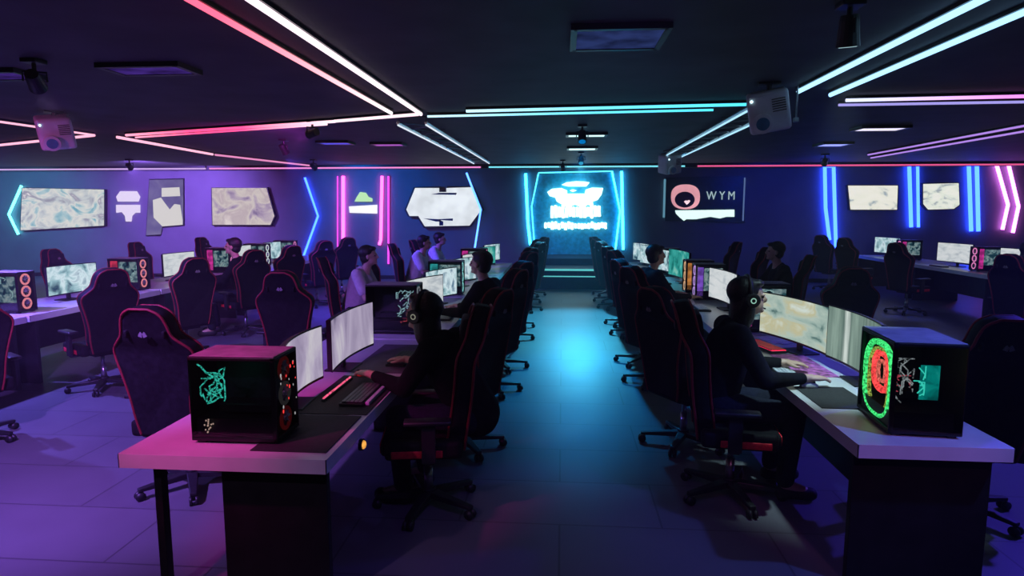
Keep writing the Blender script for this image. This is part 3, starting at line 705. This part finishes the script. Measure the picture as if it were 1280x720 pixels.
def ring_front(t, fx, d2, h):
    def oval(ry, rz_, cy, cz, m, r, nm):
        b = BM(); tube(b, [Vector((fx, cy+math.copysign(abs(math.cos(a))**.7, math.cos(a))*ry, cz+math.copysign(abs(math.sin(a))**.7, math.sin(a))*rz_)) for a in [2*PI*i/40+.01 for i in range(40)]], r, 6, closed=True); obj(nm, b, m, t)
    oval(d2*.78, h*.40, 0, h*.5, glow('green fan glow', (.06, .9, .22), 1.3, .85, 70), .016, 'fan_ring')
    oval(d2*.60, h*.33, -.01, h*.5, glow('olive fan glow', (.45, .6, .1), .8, .9, 80), .010, 'fan_ring')
    oval(d2*.42, h*.20, -.04, h*.60, glow('red fan glow', (1, .07, .07), 1.5, .7, 60), .017, 'fan_ring')
    oval(d2*.22, h*.11, -.04, h*.60, glow('rose fan glow', (1, .2, .15), .9, .8, 60), .010, 'fan_ring')
def traces(t, seed, x0, x1, z0, z1, y, m, n, name='light_trace', r=.0035):
    """glowing angular line pattern printed behind the glass"""
    rr = random.Random(seed); b = BM()
    for i in range(n):
        x, z = rr.uniform(x0, x1), rr.uniform(z0, z1); pts = [Vector((x, y, z))]
        a = rr.choice([0, PI/4, PI/2, -PI/4])
        for k in range(3):
            a += rr.choice([PI/4, -PI/4, PI/2]); l = rr.uniform(.015, .05)
            q = pts[-1]+Vector((math.cos(a)*l, 0, math.sin(a)*l))
            q.x = min(max(q.x, x0), x1); q.z = min(max(q.z, z0), z1)
            if (q-pts[-1]).length > .006: pts.append(q)
        if len(pts) > 1: tube(b, pts, r, 5)
    return obj(name, b, m, t)
def pic_left(t, w2, d2, h):      # teal winged figure of light lines, small amber-white mark below
    m = glow('dotted teal trace', (.05, .75, .55), 1.2, .95, 110); y = -d2+.012
    b = BM()
    wing = [(.03, .40), (.05, .385), (.07, .36), (.10, .34), (.12, .33), (.105, .30), (.085, .29), (.09, .25), (.06, .22), (.05, .25)]
    tube(b, [Vector((-w2+x+.01, y, z*h/.44)) for x, z in wing], .004, 5)
    tube(b, [Vector((-w2+x+.01, y, z*h/.44)) for x, z in [(.12, .33), (.14, .37), (.165, .385), (.155, .34), (.13, .32), (.15, .28), (.12, .25), (.09, .27), (.12, .29), (.14, .24), (.10, .21), (.07, .2)]], .004, 5)
    obj('light_trace', b, m, t)
    traces(t, 4, -w2+.05, -w2+.17, .20, .34, y, m, 14)
    rr = random.Random(3); b = BM()
    for i in range(16): ball(b, (-w2+.06+rr.gauss(.02, .012), y, .09+rr.gauss(0, .018)), .0045, (1, .4, 1), 6, 4)
    obj('small_mark', b, glow('warm specks', (.8, .5, .4), .8), t)
    for k, (cm, n_) in enumerate(((glow('speck red', (1, .05, .05), 1.0), 9), (glow('speck pale', (.6, .6, .6), .6), 9))):
        b = BM()
        for i in range(n_): ball(b, (w2+.001, rr.uniform(-d2*.6, d2*.8), rr.uniform(.08, h-.06)), rr.uniform(.003, .007), (.4, 1, 1.5), 6, 4)
        obj('indicator_lights', b, cm, t)
def pic_right(t, w2, d2, h):
    ring_front(t, -w2+.02, d2, h)
    y = -d2+.012
    traces(t, 12, -w2+.02, -w2+.10, .10, h-.08, y, glow('silver trace', (.55, .6, .6), .7, .95, 70), 16, 'light_trace', .003)
    traces(t, 13, -w2+.02, -w2+.09, .22, .30, y+.003, glow('rose trace', (.9, .1, .15), .9, .9, 70), 7, 'light_trace', .003)
    b = BM(); box(b, -w2+.13, -w2+.215, y, y+.004, h-.28, h-.11); obj('lit_display', b, picture('teal display', [(.0, .10, .09), (.0, .30, .25), (.02, .45, .36)], 18, 1.0, 2.0), t)
    traces(t, 15, -w2+.10, -w2+.15, h-.26, h-.10, y-.003, glow('teal trace', (.05, .75, .55), 1.3), 7, 'light_trace', .003)
def pic_inner(nm, col, st, seed):
    def f(t, w2, d2, h):
        b = BM(); box(b, -w2+.02, -w2+.02+w2*.45, -d2+.03, -d2+.036, .05, h-.04)
        obj('lit_front_strip', b, glow(nm, col, st*1.1, .6, 14), t)
        b = BM(); box(b, -w2+.02+w2*.5, w2-.03, -d2+.040, -d2+.046, .08, h-.05)
        obj('lit_interior', b, picture('speckled interior %d' % (seed % 3), [(.0, .01, .015), (.02, .10, .12), (.30, .42, .42), (.55, .62, .55)], 16, .9, seed % 3*2.2), t)
        traces(t, seed, -w2*.2, w2-.04, .12, h-.06, -d2+.02, glow('pale trace', (.5, .75, .7), .9), 5, 'light_trace', .004)
    return f
def monitor(x, y, z, wd, ht, rz, m, label, group=None, curve=.04):
    """faces local -Y"""
    t = thing('computer_monitor', label, 'monitor', (x, y, z), rz, group)
    n = 10; zb = .075
    def px_(s, o): return Vector((s*wd/2, o-curve*s*s, 0))      # edges come toward the viewer
    b = BM(); A = []
    for i in range(n+1):
        s = -1+2*i/n
        f0, b0 = px_(s, 0), px_(s*.97, .035)
        A.append([b.verts.new(p) for p in (f0+Vector((0, 0, zb)), b0+Vector((0, 0, zb+.01)), b0+Vector((0, 0, zb+ht-.01)), f0+Vector((0, 0, zb+ht)))])
    for a, c_ in zip(A, A[1:]):
        for j in range(4): b.faces.new((a[j], a[(j+1) % 4], c_[(j+1) % 4], c_[j]))
    b.faces.new(A[0]); b.faces.new(A[-1][::-1])
    hs = obj('housing', b, PLASTIC, t)
    b = BM(); A = []
    for i in range(n+1):
        s = (-1+2*i/n)*(1-.016/wd)
        p = px_(s, -.002)
        A.append([b.verts.new(p+Vector((0, k, q))) for k, q in ((0, zb+.016), (.002, zb+.016), (.002, zb+ht-.01), (0, zb+ht-.01))])
    for a, c_ in zip(A, A[1:]):
        for j in range(4): b.faces.new((a[j], a[(j+1) % 4], c_[(j+1) % 4], c_[j]))
    b.faces.new(A[0]); b.faces.new(A[-1][::-1])
    obj('screen', b, m, hs)
    b = BM(); box(b, -.025, .025, .035, .06, .01, zb+ht*.6); box(b, -.04, .04, .025, .05, zb+ht*.4, zb+ht*.65); obj('stand', b, STEEL, t, False, .004)
    b = BM(); rbox(b, -.12, .12, -.05, .14, 0, .012, .004, 1); obj('base', b, STEEL, t)
    return t
lav = lambda i: picture('lavender screen %d' % i, [(.10, .08, .16), (.30, .25, .38), (.42, .36, .50), (.55, .52, .58), (.28, .24, .36)], 3.2, 1.0, 1.3*i, (1, 1, .6), dist=1.0)
grn = lambda i: picture('landscape screen %d' % i, [(.05, .12, .12), (.30, .42, .38), (.42, .52, .46), (.5, .48, .30), (.6, .68, .62)], 3.0, 1.0, 2.1*i, (1, 1, 2.2), dist=.8)
stripe = picture('banded screen', [(.03, .06, .06), (.25, .35, .30), (.10, .16, .14), (.6, .68, .64), (.65, .72, .7)], 4.0, 1.0, 7.7, (1.6, 1, .12), dist=.3)
wht = lambda i: picture('white page screen %d' % i, [(.4, .45, .5), (.62, .66, .68), (.7, .72, .74)], 5.0, 1.0, 3.3*i, (1, 1, 3))
teal = picture('teal screen', [(.0, .06, .06), (.02, .28, .25), (.05, .42, .38), (.25, .6, .5)], 6.0, .9, 4.4)
cyw = lambda i: picture('cyan white screen %d' % i, [(.02, .06, .10), (.3, .5, .55), (.65, .8, .85), (.1, .2, .3)], 6.0, 1.0, 5.1*i)
ringR = [('ring red', (1, .05, .05), 2.0), ('ring green', (.1, 1, .25), 1.6), ('ring rose', (1, .1, .3), 2.0)]
# left aisle desks
DG = 'double desks left of the aisle'
WH = ['nearest', 'second', 'third', 'farthest']
for k in range(4):
    y0 = 2.64+k*2.66
    desk(-2.0, -1.03, y0, y0+2.62, 'grey-white topped computer desk, %s in the row left of the aisle' % WH[k], DG, 1)
for k in range(4):
    y0 = 3.02+k*2.66
    desk(1.40, 2.10, y0, y0+2.62, 'grey-white topped computer desk, %s in the row right of the aisle' % WH[k], 'double desks right of the aisle', -1)
WH5 = ['nearest', 'second', 'third', 'fourth', 'farthest']
for k in range(5):
    y0 = 3.95+k*2.22
    desk(-6.5, -5.52, y0, y0+2.18, 'pale topped computer desk, %s in the row at the left' % WH5[k], 'desks in the left wall row', -1)
for k in range(4):
    y0 = 6.3+k*2.5
    desk(7.15, 8.1, y0, y0+2.46, 'pale topped computer desk, %s in the row at the far right' % WH[k], 'desks in the right wall row', -1)
Z = .7515
pc_tower(-1.53, 2.92, Z, .42, .25, .42, 0, 1, [('ring dim red', (.5, .03, .04), .05), ('ring dim white', (.3, .28, .3), .04), ('ring dim red', (.5, .03, .04), .05)], None, 'black desktop computer with teal light lines on the nearest left desk', pic_left)
pc_tower(1.785, 3.36, Z, .33, .44, .465, -.10, -1, [], None, 'black desktop computer with green and red fan rings on the nearest right desk', pic_right)
ptypes = [('inner teal', (.05, .6, .6), .8), ('inner red', (1, .05, .10), 1.1), ('inner white', (.6, .75, .8), .8), ('inner magenta', (1, .05, .45), 1.0), ('inner orange', (1, .35, .08), .9), ('inner violet', (.4, .15, 1), .8)]
def far_pc(x, y, k, side, where, group, w=.44, d=.24):
    nm, col, st = ptypes[k]
    rings = [('ring '+nm, tuple(min(1, c_+.25) for c_ in col), .7)]*3
    pc_tower(x, y, Z, w, d, .44, 0, side, rings, None, 'black computer lit %s, %s' % (nm.split()[1], where), pic_inner(nm, col, st, 20+k+int(y*3)), group)
AG, BG, CG, DGm = 'computers on the left aisle desks', 'computers on the right aisle desks', 'computers on the left wall desks', 'computers on the right wall desks'
def pic_dark(t, w2, d2, h):
    traces(t, 31, w2*.2, w2-.03, .16, h-.05, -d2+.012, glow('pale cyan trace', (.45, .75, .8), .9, .8, 60), 16, 'light_trace', .005)
    traces(t, 32, w2*.35, w2-.03, .08, .20, -d2+.012, glow('rose trace', (.9, .1, .15), .9, .9, 70), 6, 'light_trace', .004)
pc_tower(-1.50, 5.62, Z, .46, .26, .44, 0, 1, [('ring faint', (.3, .35, .4), .4)]*3, None, 'black computer with pale specks of light, on the second desk left of the aisle', pic_dark, AG)
far_pc(-1.50, 8.24, 0, 1, 'on the third desk left of the aisle', AG)
far_pc(-1.50, 10.9, 3, 1, 'on the farthest desk left of the aisle', AG)
far_pc(1.82, 5.95, 3, -1, 'on the second desk right of the aisle, behind the seated person', BG)
far_pc(1.80, 8.0, 5, -1, 'on the second desk right of the aisle, at its far end', BG, .36)
far_pc(1.80, 8.62, 4, -1, 'on the third desk right of the aisle', BG, .36)
far_pc(1.80, 11.25, 0, -1, 'on the farthest desk right of the aisle', BG)
cks = [0, 1, 1, 3, 2, 3]
for i, y in enumerate([4.45, 6.40, 8.35, 10.75, 12.1, 13.4]):
    far_pc(-5.95, y, cks[i], 1, '%s from the camera on the left wall desks' % ORD[i], CG)
for i, (y, k) in enumerate([(10.2, 5), (12.1, 3), (14.7, 3)]):
    far_pc(7.6, y, k, -1, '%s from the camera on the right wall desks' % ORD[i], DGm)
# monitors: A row (screens face +X => rz = 90deg), z on desk
A_ = PI/2; B__ = -PI/2
def scr(x, y, wd, ht, rz, m, label, g=None): return monitor(x, y, Z, wd, ht, rz, m, label, g)
GA = 'monitors on the left aisle desks'; GB = 'monitors on the right aisle desks'
scr(-1.47, 3.42, .60, .33, A_+.06, lav(1), 'curved monitor with pale lavender screen directly behind the nearest left computer', GA)
scr(-1.47, 4.27, .84, .34, A_-.02, lav(2), 'wide curved monitor with pale lavender screen, second on the nearest left desk', GA)
scr(-1.42, 6.40, .70, .34, A_-.35, wht(1), 'monitor with white page on the second left aisle desk, nearer one', GA)
scr(-1.42, 7.30, .70, .34, A_-.35, cyw(1), 'monitor with cyan-white picture on the second left aisle desk, farther one', GA)
scr(-1.42, 9.05, .70, .34, A_-.35, cyw(2), 'monitor with cyan-white picture on the third left aisle desk, nearer one', GA)
scr(-1.42, 9.95, .70, .34, A_-.35, wht(2), 'monitor with white page on the third left aisle desk, farther one', GA)
scr(-1.42, 11.8, .70, .34, A_-.35, teal, 'monitor with teal picture on the farthest left aisle desk, nearer one', GA)
scr(-1.42, 12.7, .70, .34, A_-.35, cyw(3), 'monitor with cyan-white picture on the farthest left aisle desk, farther one', GA)
scr(1.88, 4.16, .80, .37, B__-.03, stripe, 'wide curved monitor with banded green-white screen behind the nearest right computer', GB)
scr(1.80, 5.02, .88, .35, B__+.24, grn(1), 'wide curved monitor with hazy landscape, second on the nearest right desk', GB)
scr(1.80, 7.17, .86, .36, B__+.10, wht(3), 'monitor with plain pale page on the second right aisle desk', GB)
scr(1.78, 9.75, 1.0, .42, B__+.12, teal, 'monitor with teal picture on the third right aisle desk', GB)
scr(1.72, 10.8, .70, .36, B__+.25, cyw(4), 'monitor with white-blue picture at the far end of the third right desk', GB)
scr(1.65, 12.12, .75, .36, B__+.3, cyw(5), 'monitor with cyan-white picture on the farthest right aisle desk, nearer one', GB)
scr(1.60, 12.9, .75, .36, B__+.3, cyw(6), 'monitor with cyan-white picture on the farthest right aisle desk, farther one', GB)
GC = 'monitors on the left wall desks'
for i, (y, m) in enumerate([(5.35, cyw(7)), (7.35, cyw(8)), (9.55, wht(4)), (11.45, wht(5)), (12.75, cyw(9))]):
    scr(-6.0, y, .72, .36, A_-.1, m, '%s bright monitor from the camera in the row at the left' % ORD[i].capitalize(), GC)
GD = 'monitors on the right wall desks'
for i, (y, m) in enumerate([(9.2, wht(6)), (11.15, wht(7)), (13.0, wht(8)), (15.6, cyw(10))]):
    scr(7.6, y, .9, .38, B__+.15, m, '%s bright monitor from the camera in the row at the far right' % ORD[i].capitalize(), GD)
# ---------------------------------------------------------------- things on the desks
def keyboard(x, y, rz, m, label, w=.42, d=.14, under=None, g=None, z=Z+.004):
    t = thing('keyboard', label, 'keyboard', (x, y, z), rz, g)
    b = BM(); rbox(b, -w/2, w/2, -d/2, d/2, 0, .018, .004, 1); obj('keyboard_body', b, PLASTIC, t)
    if under:
        b = BM(); box(b, -w/2+.01, w/2-.01, -d/2+.01, d/2-.01, .018, .0195); obj('backlight', b, under, t)
    b = BM(); n = 15; r_ = 5; kw = (w-.024)/n; kd = (d-.02)/r_
    for i in range(n):
        for j in range(r_):
            if j == 0 and 4 <= i <= 9 and i != 4: continue
            x0 = -w/2+.012+i*kw; x1 = x0+kw*.84
            if j == 0 and i == 4: x1 = x0+kw*5.84
            y0 = -d/2+.01+j*kd; box(b, x0, x1, y0, y0+kd*.84, .0195, .027)
    kc = obj('keycaps', b, m, t)
    return t
def mouse(x, y, rz, m, label, z=Z+.005):
    t = thing('computer_mouse', label, 'mouse', (x, y, z), rz)
    b = BM(); ball(b, (0, 0, .010), 1, (.031, .058, .026)); bmesh.ops.bisect_plane(b, geom=b.verts[:]+b.edges[:]+b.faces[:], plane_co=(0, 0, 0), plane_no=(0, 0, -1), clear_outer=True)
    bmesh.ops.holes_fill(b, edges=[e for e in b.edges if e.is_boundary]); obj('shell', b, m, t, True)
    b = BM(); tube(b, [(-.004, .03, .033), (.004, .03, .033)], .008, 10); obj('scroll_wheel', b, STEEL, t)
def mousepad(x, y, w, d, rz, m, label):
    t = obj('desk_mat', BM(), m); b = BM(); rbox(b, -w/2, w/2, -d/2, d/2, 0, .004, .0018, 1); b.to_mesh(t.data); b.free()
    t.location = (x, y, Z); t.rotation_euler = (0, 0, rz); tag(t, label, 'desk mat')
def rgb_strip(x, y, ln, rz, m, label):
    t = thing('light_bar', label, 'light bar', (x, y, Z), rz)
    b = BM(); rbox(b, -ln/2, ln/2, -.012, .012, 0, .018, .004, 1); obj('holder', b, PLASTIC, t)
    b = BM(); tube(b, [(-ln/2+.01, -.0, .021), (ln/2-.01, 0, .021)], .006, 6); obj('diffuser', b, m, t)
PMAT = mat('purple patterned mat', (.38, .10, .32), .75, 0, .9, 22)
mousepad(-1.24, 3.66, .40, .80, 0, MATPAD, 'black desk mat under the keyboard on the nearest left desk')
mousepad(-1.24, 4.60, .40, .90, 0, mat('dusky mauve mat', (.10, .06, .11), .75), 'mauve desk mat in front of the headset wearer on the left')
keyboard(-1.17, 3.60, A_, mat('dark keycaps', (.05, .05, .06), .4), 'black keyboard with pale front edge on the nearest left desk')
t = thing('wrist_rest', 'pale bar-shaped wrist rest at the front of the black keyboard', 'wrist rest', (-1.085, 3.62, Z+.004), A_)
b = BM(); rbox(b, -.20, .20, -.012, .012, 0, .02, .005, 2); obj('rest', b, mat('pale gel', (.5, .62, .7), .4), t)
keyboard(-1.16, 4.52, A_, mat('dark keycaps', (.05, .05, .06), .4), 'black keyboard under the headset wearer on the left aisle desk')
mouse(-1.31, 4.06, A_, mat('red-orange mouse plastic', (.8, .13, .04), .35), 'red-orange mouse between the two nearest left keyboards')
rgb_strip(-1.36, 3.72, .5, A_, glow('pink bar', (1, .12, .25), 1.6, .8, 40), 'pink glowing light bar under the nearest left monitor')
mousepad(1.60, 3.80, .30, .44, 0, MATPAD, 'black mouse mat beside the hand of the person on the right')
mousepad(1.71, 4.60, .25, .66, 0, PMAT, 'purple patterned desk mat in front of the person on the right')
keyboard(1.50, 4.46, B__-.05, KEYS, 'keyboard with pale keycaps in front of the person on the right')
mouse(1.535, 4.00, B__, mat('grey mouse plastic', (.3, .3, .28), .4), 'grey mouse under the hand of the person on the right', Z+.002)
keyboard(1.62, 5.16, B__+.25, mat('red keycaps', (.7, .05, .1), .5), 'keyboard glowing red at the far end of the nearest right desk', under=glow('red backlight', (1, .03, .12), 2.2))
t = thing('paper_sheet', 'white paper sheets lying beyond the red keyboard', 'paper', (1.80, 5.50, Z), .3)
b = BM(); rbox(b, -.105, .105, -.15, .15, 0, .003, .001, 1); obj('sheet', b, mat('paper white', (.75, .75, .78), .8), t)
b = BM(); box(b, -.08, .09, -.17, .12, .003, .0045, Matrix.Rotation(.2, 4, 'Z')); obj('sheet', b, mat('paper white', (.75, .75, .78), .8), t)
def set_kb(xs, ys, rz, where, g):
    for i, y in enumerate(ys):
        keyboard(xs, y, rz, KEYS, 'pale keyboard, %s %s' % (ORD[i], where), g=g, z=Z)
set_kb(-1.17, [6.4, 7.3, 9.05, 9.95], A_, 'of those beyond the nearest left aisle desk', 'keyboards farther along the left aisle desks')
set_kb(1.55, [7.2, 9.75], B__, 'of those beyond the nearest right aisle desk', 'keyboards farther along the right aisle desks')
set_kb(-5.68, [5.35, 7.35, 9.55], A_, 'keyboard from the camera in the row at the left', 'keyboards in the left wall row')
set_kb(7.3, [9.2, 11.15, 13.0], B__, 'keyboard from the camera in the row at the far right', 'keyboards in the right wall row')
def amber(x, y, z, label):
    t = thing('amber_lamp', label, 'lamp', (x, y, z))
    b = BM(); tube(b, [(.0, 0, 0), (.018, 0, 0)], .030, 16); obj('bezel', b, PLASTIC, t)
    b = BM(); ball(b, (.02, 0, 0), .022, (.6, 1, 1)); obj('bulb', b, glow('amber bulb', (1, .42, .08), 1.2, .5, 60), t, True)
    return t
amber(-1.028, 3.10, .65, 'small round amber lamp under the edge of the nearest left desk')
mousepad(-1.24, 2.98, .36, .52, 0, MATPAD, 'black desk mat beside the nearest left computer at the desk corner')  # dark mat; its black also stands in for the computer's shadow here
# ---------------------------------------------------------------- people (seated, facing +Y)
def capsules(items, voxel, smooth=4):
    b = BM()
    for a, ra, c_, rc in items:
        a, c_ = Vector(a), Vector(c_)
        ball(b, a, ra, (1, 1, 1), 12, 8)
        if (a-c_).length > 1e-4:
            ball(b, c_, rc, (1, 1, 1), 12, 8); tube(b, [a, c_], ra, 12, rc)
    return b
def remesh(b, voxel, name, it=6):
    bmesh.ops.recalc_face_normals(b, faces=b.faces[:])
    me = bpy.data.meshes.new(name); b.to_mesh(me); b.free()
    o = bpy.data.objects.new(name, me); C.objects.link(o)
    r = o.modifiers.new('r', 'REMESH'); r.mode = 'VOXEL'; r.voxel_size = voxel
    s = o.modifiers.new('s', 'SMOOTH'); s.iterations = it; s.factor = .5
    out = bpy.data.meshes.new_from_object(o.evaluated_get(bpy.context.evaluated_depsgraph_get()))
    bpy.data.objects.remove(o); bpy.data.meshes.remove(me)
    for p in out.polygons: p.use_smooth = True
    out.name = name
    return out
def body_data(lean, head_pitch, handR, handL):
    """joint positions; hips on the seat at z .52"""
    hip = Vector((0, -.08, .62)); ch = hip+Vector((0, math.sin(lean)*.36, math.cos(lean)*.36))
    nk = ch+Vector((0, math.sin(lean+.15)*.17, math.cos(lean+.15)*.17)); hd = nk+Vector((0, .035+.05*math.sin(head_pitch), .15))
    J = {'hip': hip, 'ch': ch, 'nk': nk, 'hd': hd}
    for s, h in ((1, handR), (-1, handL)):
        sh = ch+Vector((s*.185, .015, .10)); hand = Vector(h)
        mid = (sh+hand)/2; L = (hand-sh).length; bend = math.sqrt(max(.0, .29**2-(L/2)**2)) if L < .58 else 0
        el = mid+Vector((s*.35, -.35, -.87)).normalized()*bend
        J['sh%d' % s] = sh; J['el%d' % s] = el; J['wr%d' % s] = hand
        J['hp%d' % s] = hip+Vector((s*.09, .02, -.03)); J['kn%d' % s] = Vector((s*.14, .40, .56)); J['an%d' % s] = Vector((s*.15, .36, .10)); J['to%d' % s] = Vector((s*.16, .52, .045))
    return J
def person(lean, hp, hR, hL, turn, shirt, label, loc, rz, hair='short', group=None, cache={}):
    key = (lean, hp, hR, hL, hair)
    if key not in cache:
        J = body_data(lean, hp, hR, hL); it = []
        H_ = J['hd']
        it += [(J['hip'], .135, J['ch']+Vector((0, 0, -.02)), .135), (J['ch'], .13, J['nk'], .06), (J['nk'], .055, H_, .055)]
        fb = []
        for s in (1, -1):
            g = lambda k: J['%s%d' % (k, s)]
            it += [(J['ch']+Vector((0, 0, .08)), .07, g('sh'), .062), (g('sh'), .055, g('el'), .042), (g('el'), .042, g('wr'), .027),
                   (g('hp'), .085, g('kn'), .06), (g('kn'), .058, g('an'), .038), (g('an'), .04, g('to'), .032)]
            wr = g('wr'); d = (wr-g('el')); d.z *= .2; d = d.normalized(); q = Vector((d.y, -d.x, 0))*s*-1   # q points to thumb side (inwards)
            if q.x*s > 0: q = -q
            pal = wr+d*.075+Vector((0, 0, -.004))
            fb += [(wr, .026, wr+d*.03, .027)]
            for k, (o, l) in enumerate(((-.030, .055), (-.010, .072), (.010, .078), (.030, .070))):
                r0 = wr+d*.03+q*o*.7; kn = wr+d*.085+q*o
                m1 = kn+d*l*.5+Vector((0, 0, -.004)); m2 = m1+d*l*.42+Vector((0, 0, -.018))
                fb += [(r0, .015, kn, .0125), (kn, .0105, m1, .0095), (m1, .0095, m2, .008)]
            t0 = wr+d*.03+q*.03; t1 = t0+q*.035+d*.03+Vector((0, 0, -.006)); t2 = t1+d*.035+q*.006+Vector((0, 0, -.008))
            fb += [(t0, .015, t1, .0115), (t1, .011, t2, .009)]
        b = capsules(it+fb, 0)
        # head: skull, jaw, nose, ears, brow and lips
        ball(b, H_+Vector((0, -.012, .035)), 1, (.076, .094, .090)); ball(b, H_+Vector((0, .022, -.03)), 1, (.056, .066, .072))
        ball(b, H_+Vector((0, .096, .0)), 1, (.013, .018, .020)); ball(b, H_+Vector((0, .086, .018)), 1, (.009, .014, .026))
        ball(b, H_+Vector((0, .078, -.038)), 1, (.024, .013, .009)); ball(b, H_+Vector((0, .074, -.07)), 1, (.022, .02, .016))
        for s in (1, -1): ball(b, H_+Vector((s*.078, -.005, .005)), 1, (.010, .020, .032)); ball(b, H_+Vector((s*.03, .074, .034)), 1, (.022, .012, .008))
        body = remesh(b, .0065, 'body', 3)
        sh = [(J['hip']+Vector((0, 0, -.02)), .155, J['ch'], .152), (J['ch'], .15, J['ch']+Vector((0, .01, .11)), .085)]
        tr = []; fo = []
        for s in (1, -1):
            g = lambda k: J['%s%d' % (k, s)]
            sh += [(J['ch']+Vector((0, 0, .075)), .085, g('sh'), .078), (g('sh'), .074, g('el'), .060), (g('el'), .060, g('el')*.45+g('wr')*.55 if shirt is SHIRTB else g('el')*.7+g('wr')*.3, .045)] if shirt is SHIRTB else [(J['ch']+Vector((0, 0, .075)), .085, g('sh'), .078), (g('sh'), .076, g('sh')*.3+g('el')*.7, .070)]
            if shirt is SHIRTB: sh += [(g('el'), .058, g('el')*.12+g('wr')*.88, .038)]
            tr += [(J['hip']+Vector((0, 0, -.04)), .13, g('hp'), .10), (g('hp'), .10, g('kn'), .075), (g('kn'), .073, g('an')+Vector((0, 0, .03)), .058)]
            fo.append([(g('an')+Vector((0, -.02, -.05)), .045, g('to')+Vector((0, 0, 0)), .042)])
        shm = remesh(capsules(sh, 0), .013, 'shirt'); trm = remesh(capsules(tr, 0), .013, 'trousers'); fom = [remesh(capsules(f_, 0), .01, 'shoe', 3) for f_ in fo]
        hb = BM()
        ball(hb, H_+Vector((0, -.042, .058)), 1, (.092, .108, .096)); ball(hb, H_+Vector((0, -.05, -.01)), 1, (.080, .075, .08))
        if hair == 'long':
            for s in (1, -1): ball(hb, H_+Vector((s*.055, -.035, -.06)), 1, (.042, .06, .13))
            ball(hb, H_+Vector((0, -.075, -.09)), 1, (.08, .05, .16))
        ball(hb, H_+Vector((.012, .040, .108)), 1, (.055, .045, .026))
        me = remesh(hb, .009, 'hair', 2)
        cache[key] = (J, body, shm, trm, fom, me, {})
    J, body, shm, trm, fom, hm, dressed = cache[key]
    t = thing('person', label, 'person', loc, rz, group)
    def part(nm, me, m):
        nk_ = nm; nm2 = nm; key2 = me.name
        if m.name not in dressed.setdefault(key2, {}):
            c_ = me.copy(); c_.materials.clear(); c_.materials.append(m); dressed[key2][m.name] = c_
        o = bpy.data.objects.new(nm, dressed[key2][m.name]); C.objects.link(o); o.parent = t; return o
    part('body', body, SKIN); part('shirt', shm, shirt); part('trousers', trm, JEANS); [part('shoe', f_, SHOE) for f_ in fom]; part('hair', hm, HAIR)
    # eyes
    me = bpy.data.meshes.new('eyes'); b = BM()
    for s in (1, -1): ball(b, J['hd']+Vector((s*.03, .0725, .020)), .011, (1, .7, .8), 8, 6)
    obj('eyes', b, mat('dark eyes', (.03, .02, .02), .2), t, True)
    return t, J
def headset(J, loc, rz, label, col):
    t = thing('headset', label, 'headset', loc, rz); H_ = J['hd']
    b = BM(); tube(b, [H_+Vector((math.cos(a)*.108, -.02, .03+math.sin(a)*.125)) for a in [PI*i/14 for i in range(15)]], .012, 8); obj('headband', b, PLASTIC, t, True)
    for s in (1, -1):
        b = BM(); tube(b, [H_+Vector((s*.088, -.01, .008)), H_+Vector((s*.125, -.01, .008))], .046, 18); ec = obj('ear_cup', b, PLASTIC, t, False, .008)
        b = BM(); tube(b, [H_+Vector((s*.1255, -.01+math.cos(2*PI*i/16)*.015, .008+math.sin(2*PI*i/16)*.015)) for i in range(16)], .0035, 5, closed=True); obj('light_ring', b, col, ec)
    b = BM(); tube(b, [H_+Vector((-.11, .02, -.02)), H_+Vector((-.09, .09, -.06)), H_+Vector((-.04, .115, -.065))], .005, 6); obj('microphone', b, PLASTIC, t)
HR, HLf = (.24, .50, .80), (-.16, .50, .80)
p, J = person(.60, .3, (.30, .56, .815), (-.14, .57, .815), 0, SHIRTB, 'person in black wearing a headset, seated left of the aisle facing the lavender monitors', (-.60, 3.84, 0), L_-.28, 'long')
headset(J, (-.60, 3.84, 0), L_-.28, 'black headset with pale emblem on the person left of the aisle', glow('headset pale', (.5, .5, .4), .4))
p, J = person(.26, .3, (.20, .44, .812), (-.20, .43, .815), 0, SHIRTB, 'person in black wearing a headset, hand on mouse at the nearest right desk', (1.08, 4.20, 0), R, 'long')
headset(J, (1.08, 4.20, 0), R, 'black headset with green-white glow on the person right of the aisle', glow('headset green', (.5, 1, .8), .5))
PP = ((.20, .42, .82), (-.20, .42, .82))
person(.3, .3, *PP, 0, SHIRTP, 'person in a pale pink-grey T-shirt seated behind the second left aisle desk', (-2.52, 7.75, 0), R)
person(.3, .3, *PP, 0, SHIRTW, 'person in a white T-shirt seated behind the farthest left aisle desk, nearer of two', (-2.5, 10.9, 0), R)
person(.3, .3, *PP, 0, SHIRTW, 'person in a white T-shirt seated behind the farthest left aisle desk, farther of two', (-2.5, 12.3, 0), R)
person(.12, .3, *PP, 0, SHIRTB, 'person in black seated third from the camera on the left side of the aisle', (-.78, 6.42, 0), L_-.3)
person(.12, .3, *PP, 0, SHIRTB, 'person in black seated fourth from the camera on the right side of the aisle', (1.08, 7.75, 0), R+.3)
person(.12, .3, *PP, 0, SHIRTB, 'dark-clothed person seated behind the third right aisle desk', (2.82, 8.6, 0), L_)
person(.12, .3, *PP, 0, SHIRTB, 'dark-clothed person seated before the far right monitors', (6.12, 8.95, 0), R, 'long')
person(.12, .3, *PP, 0, SHIRTB, 'dark-clothed person seated before the left row of bright monitors', (-4.82, 9.15, 0), L_+.3)
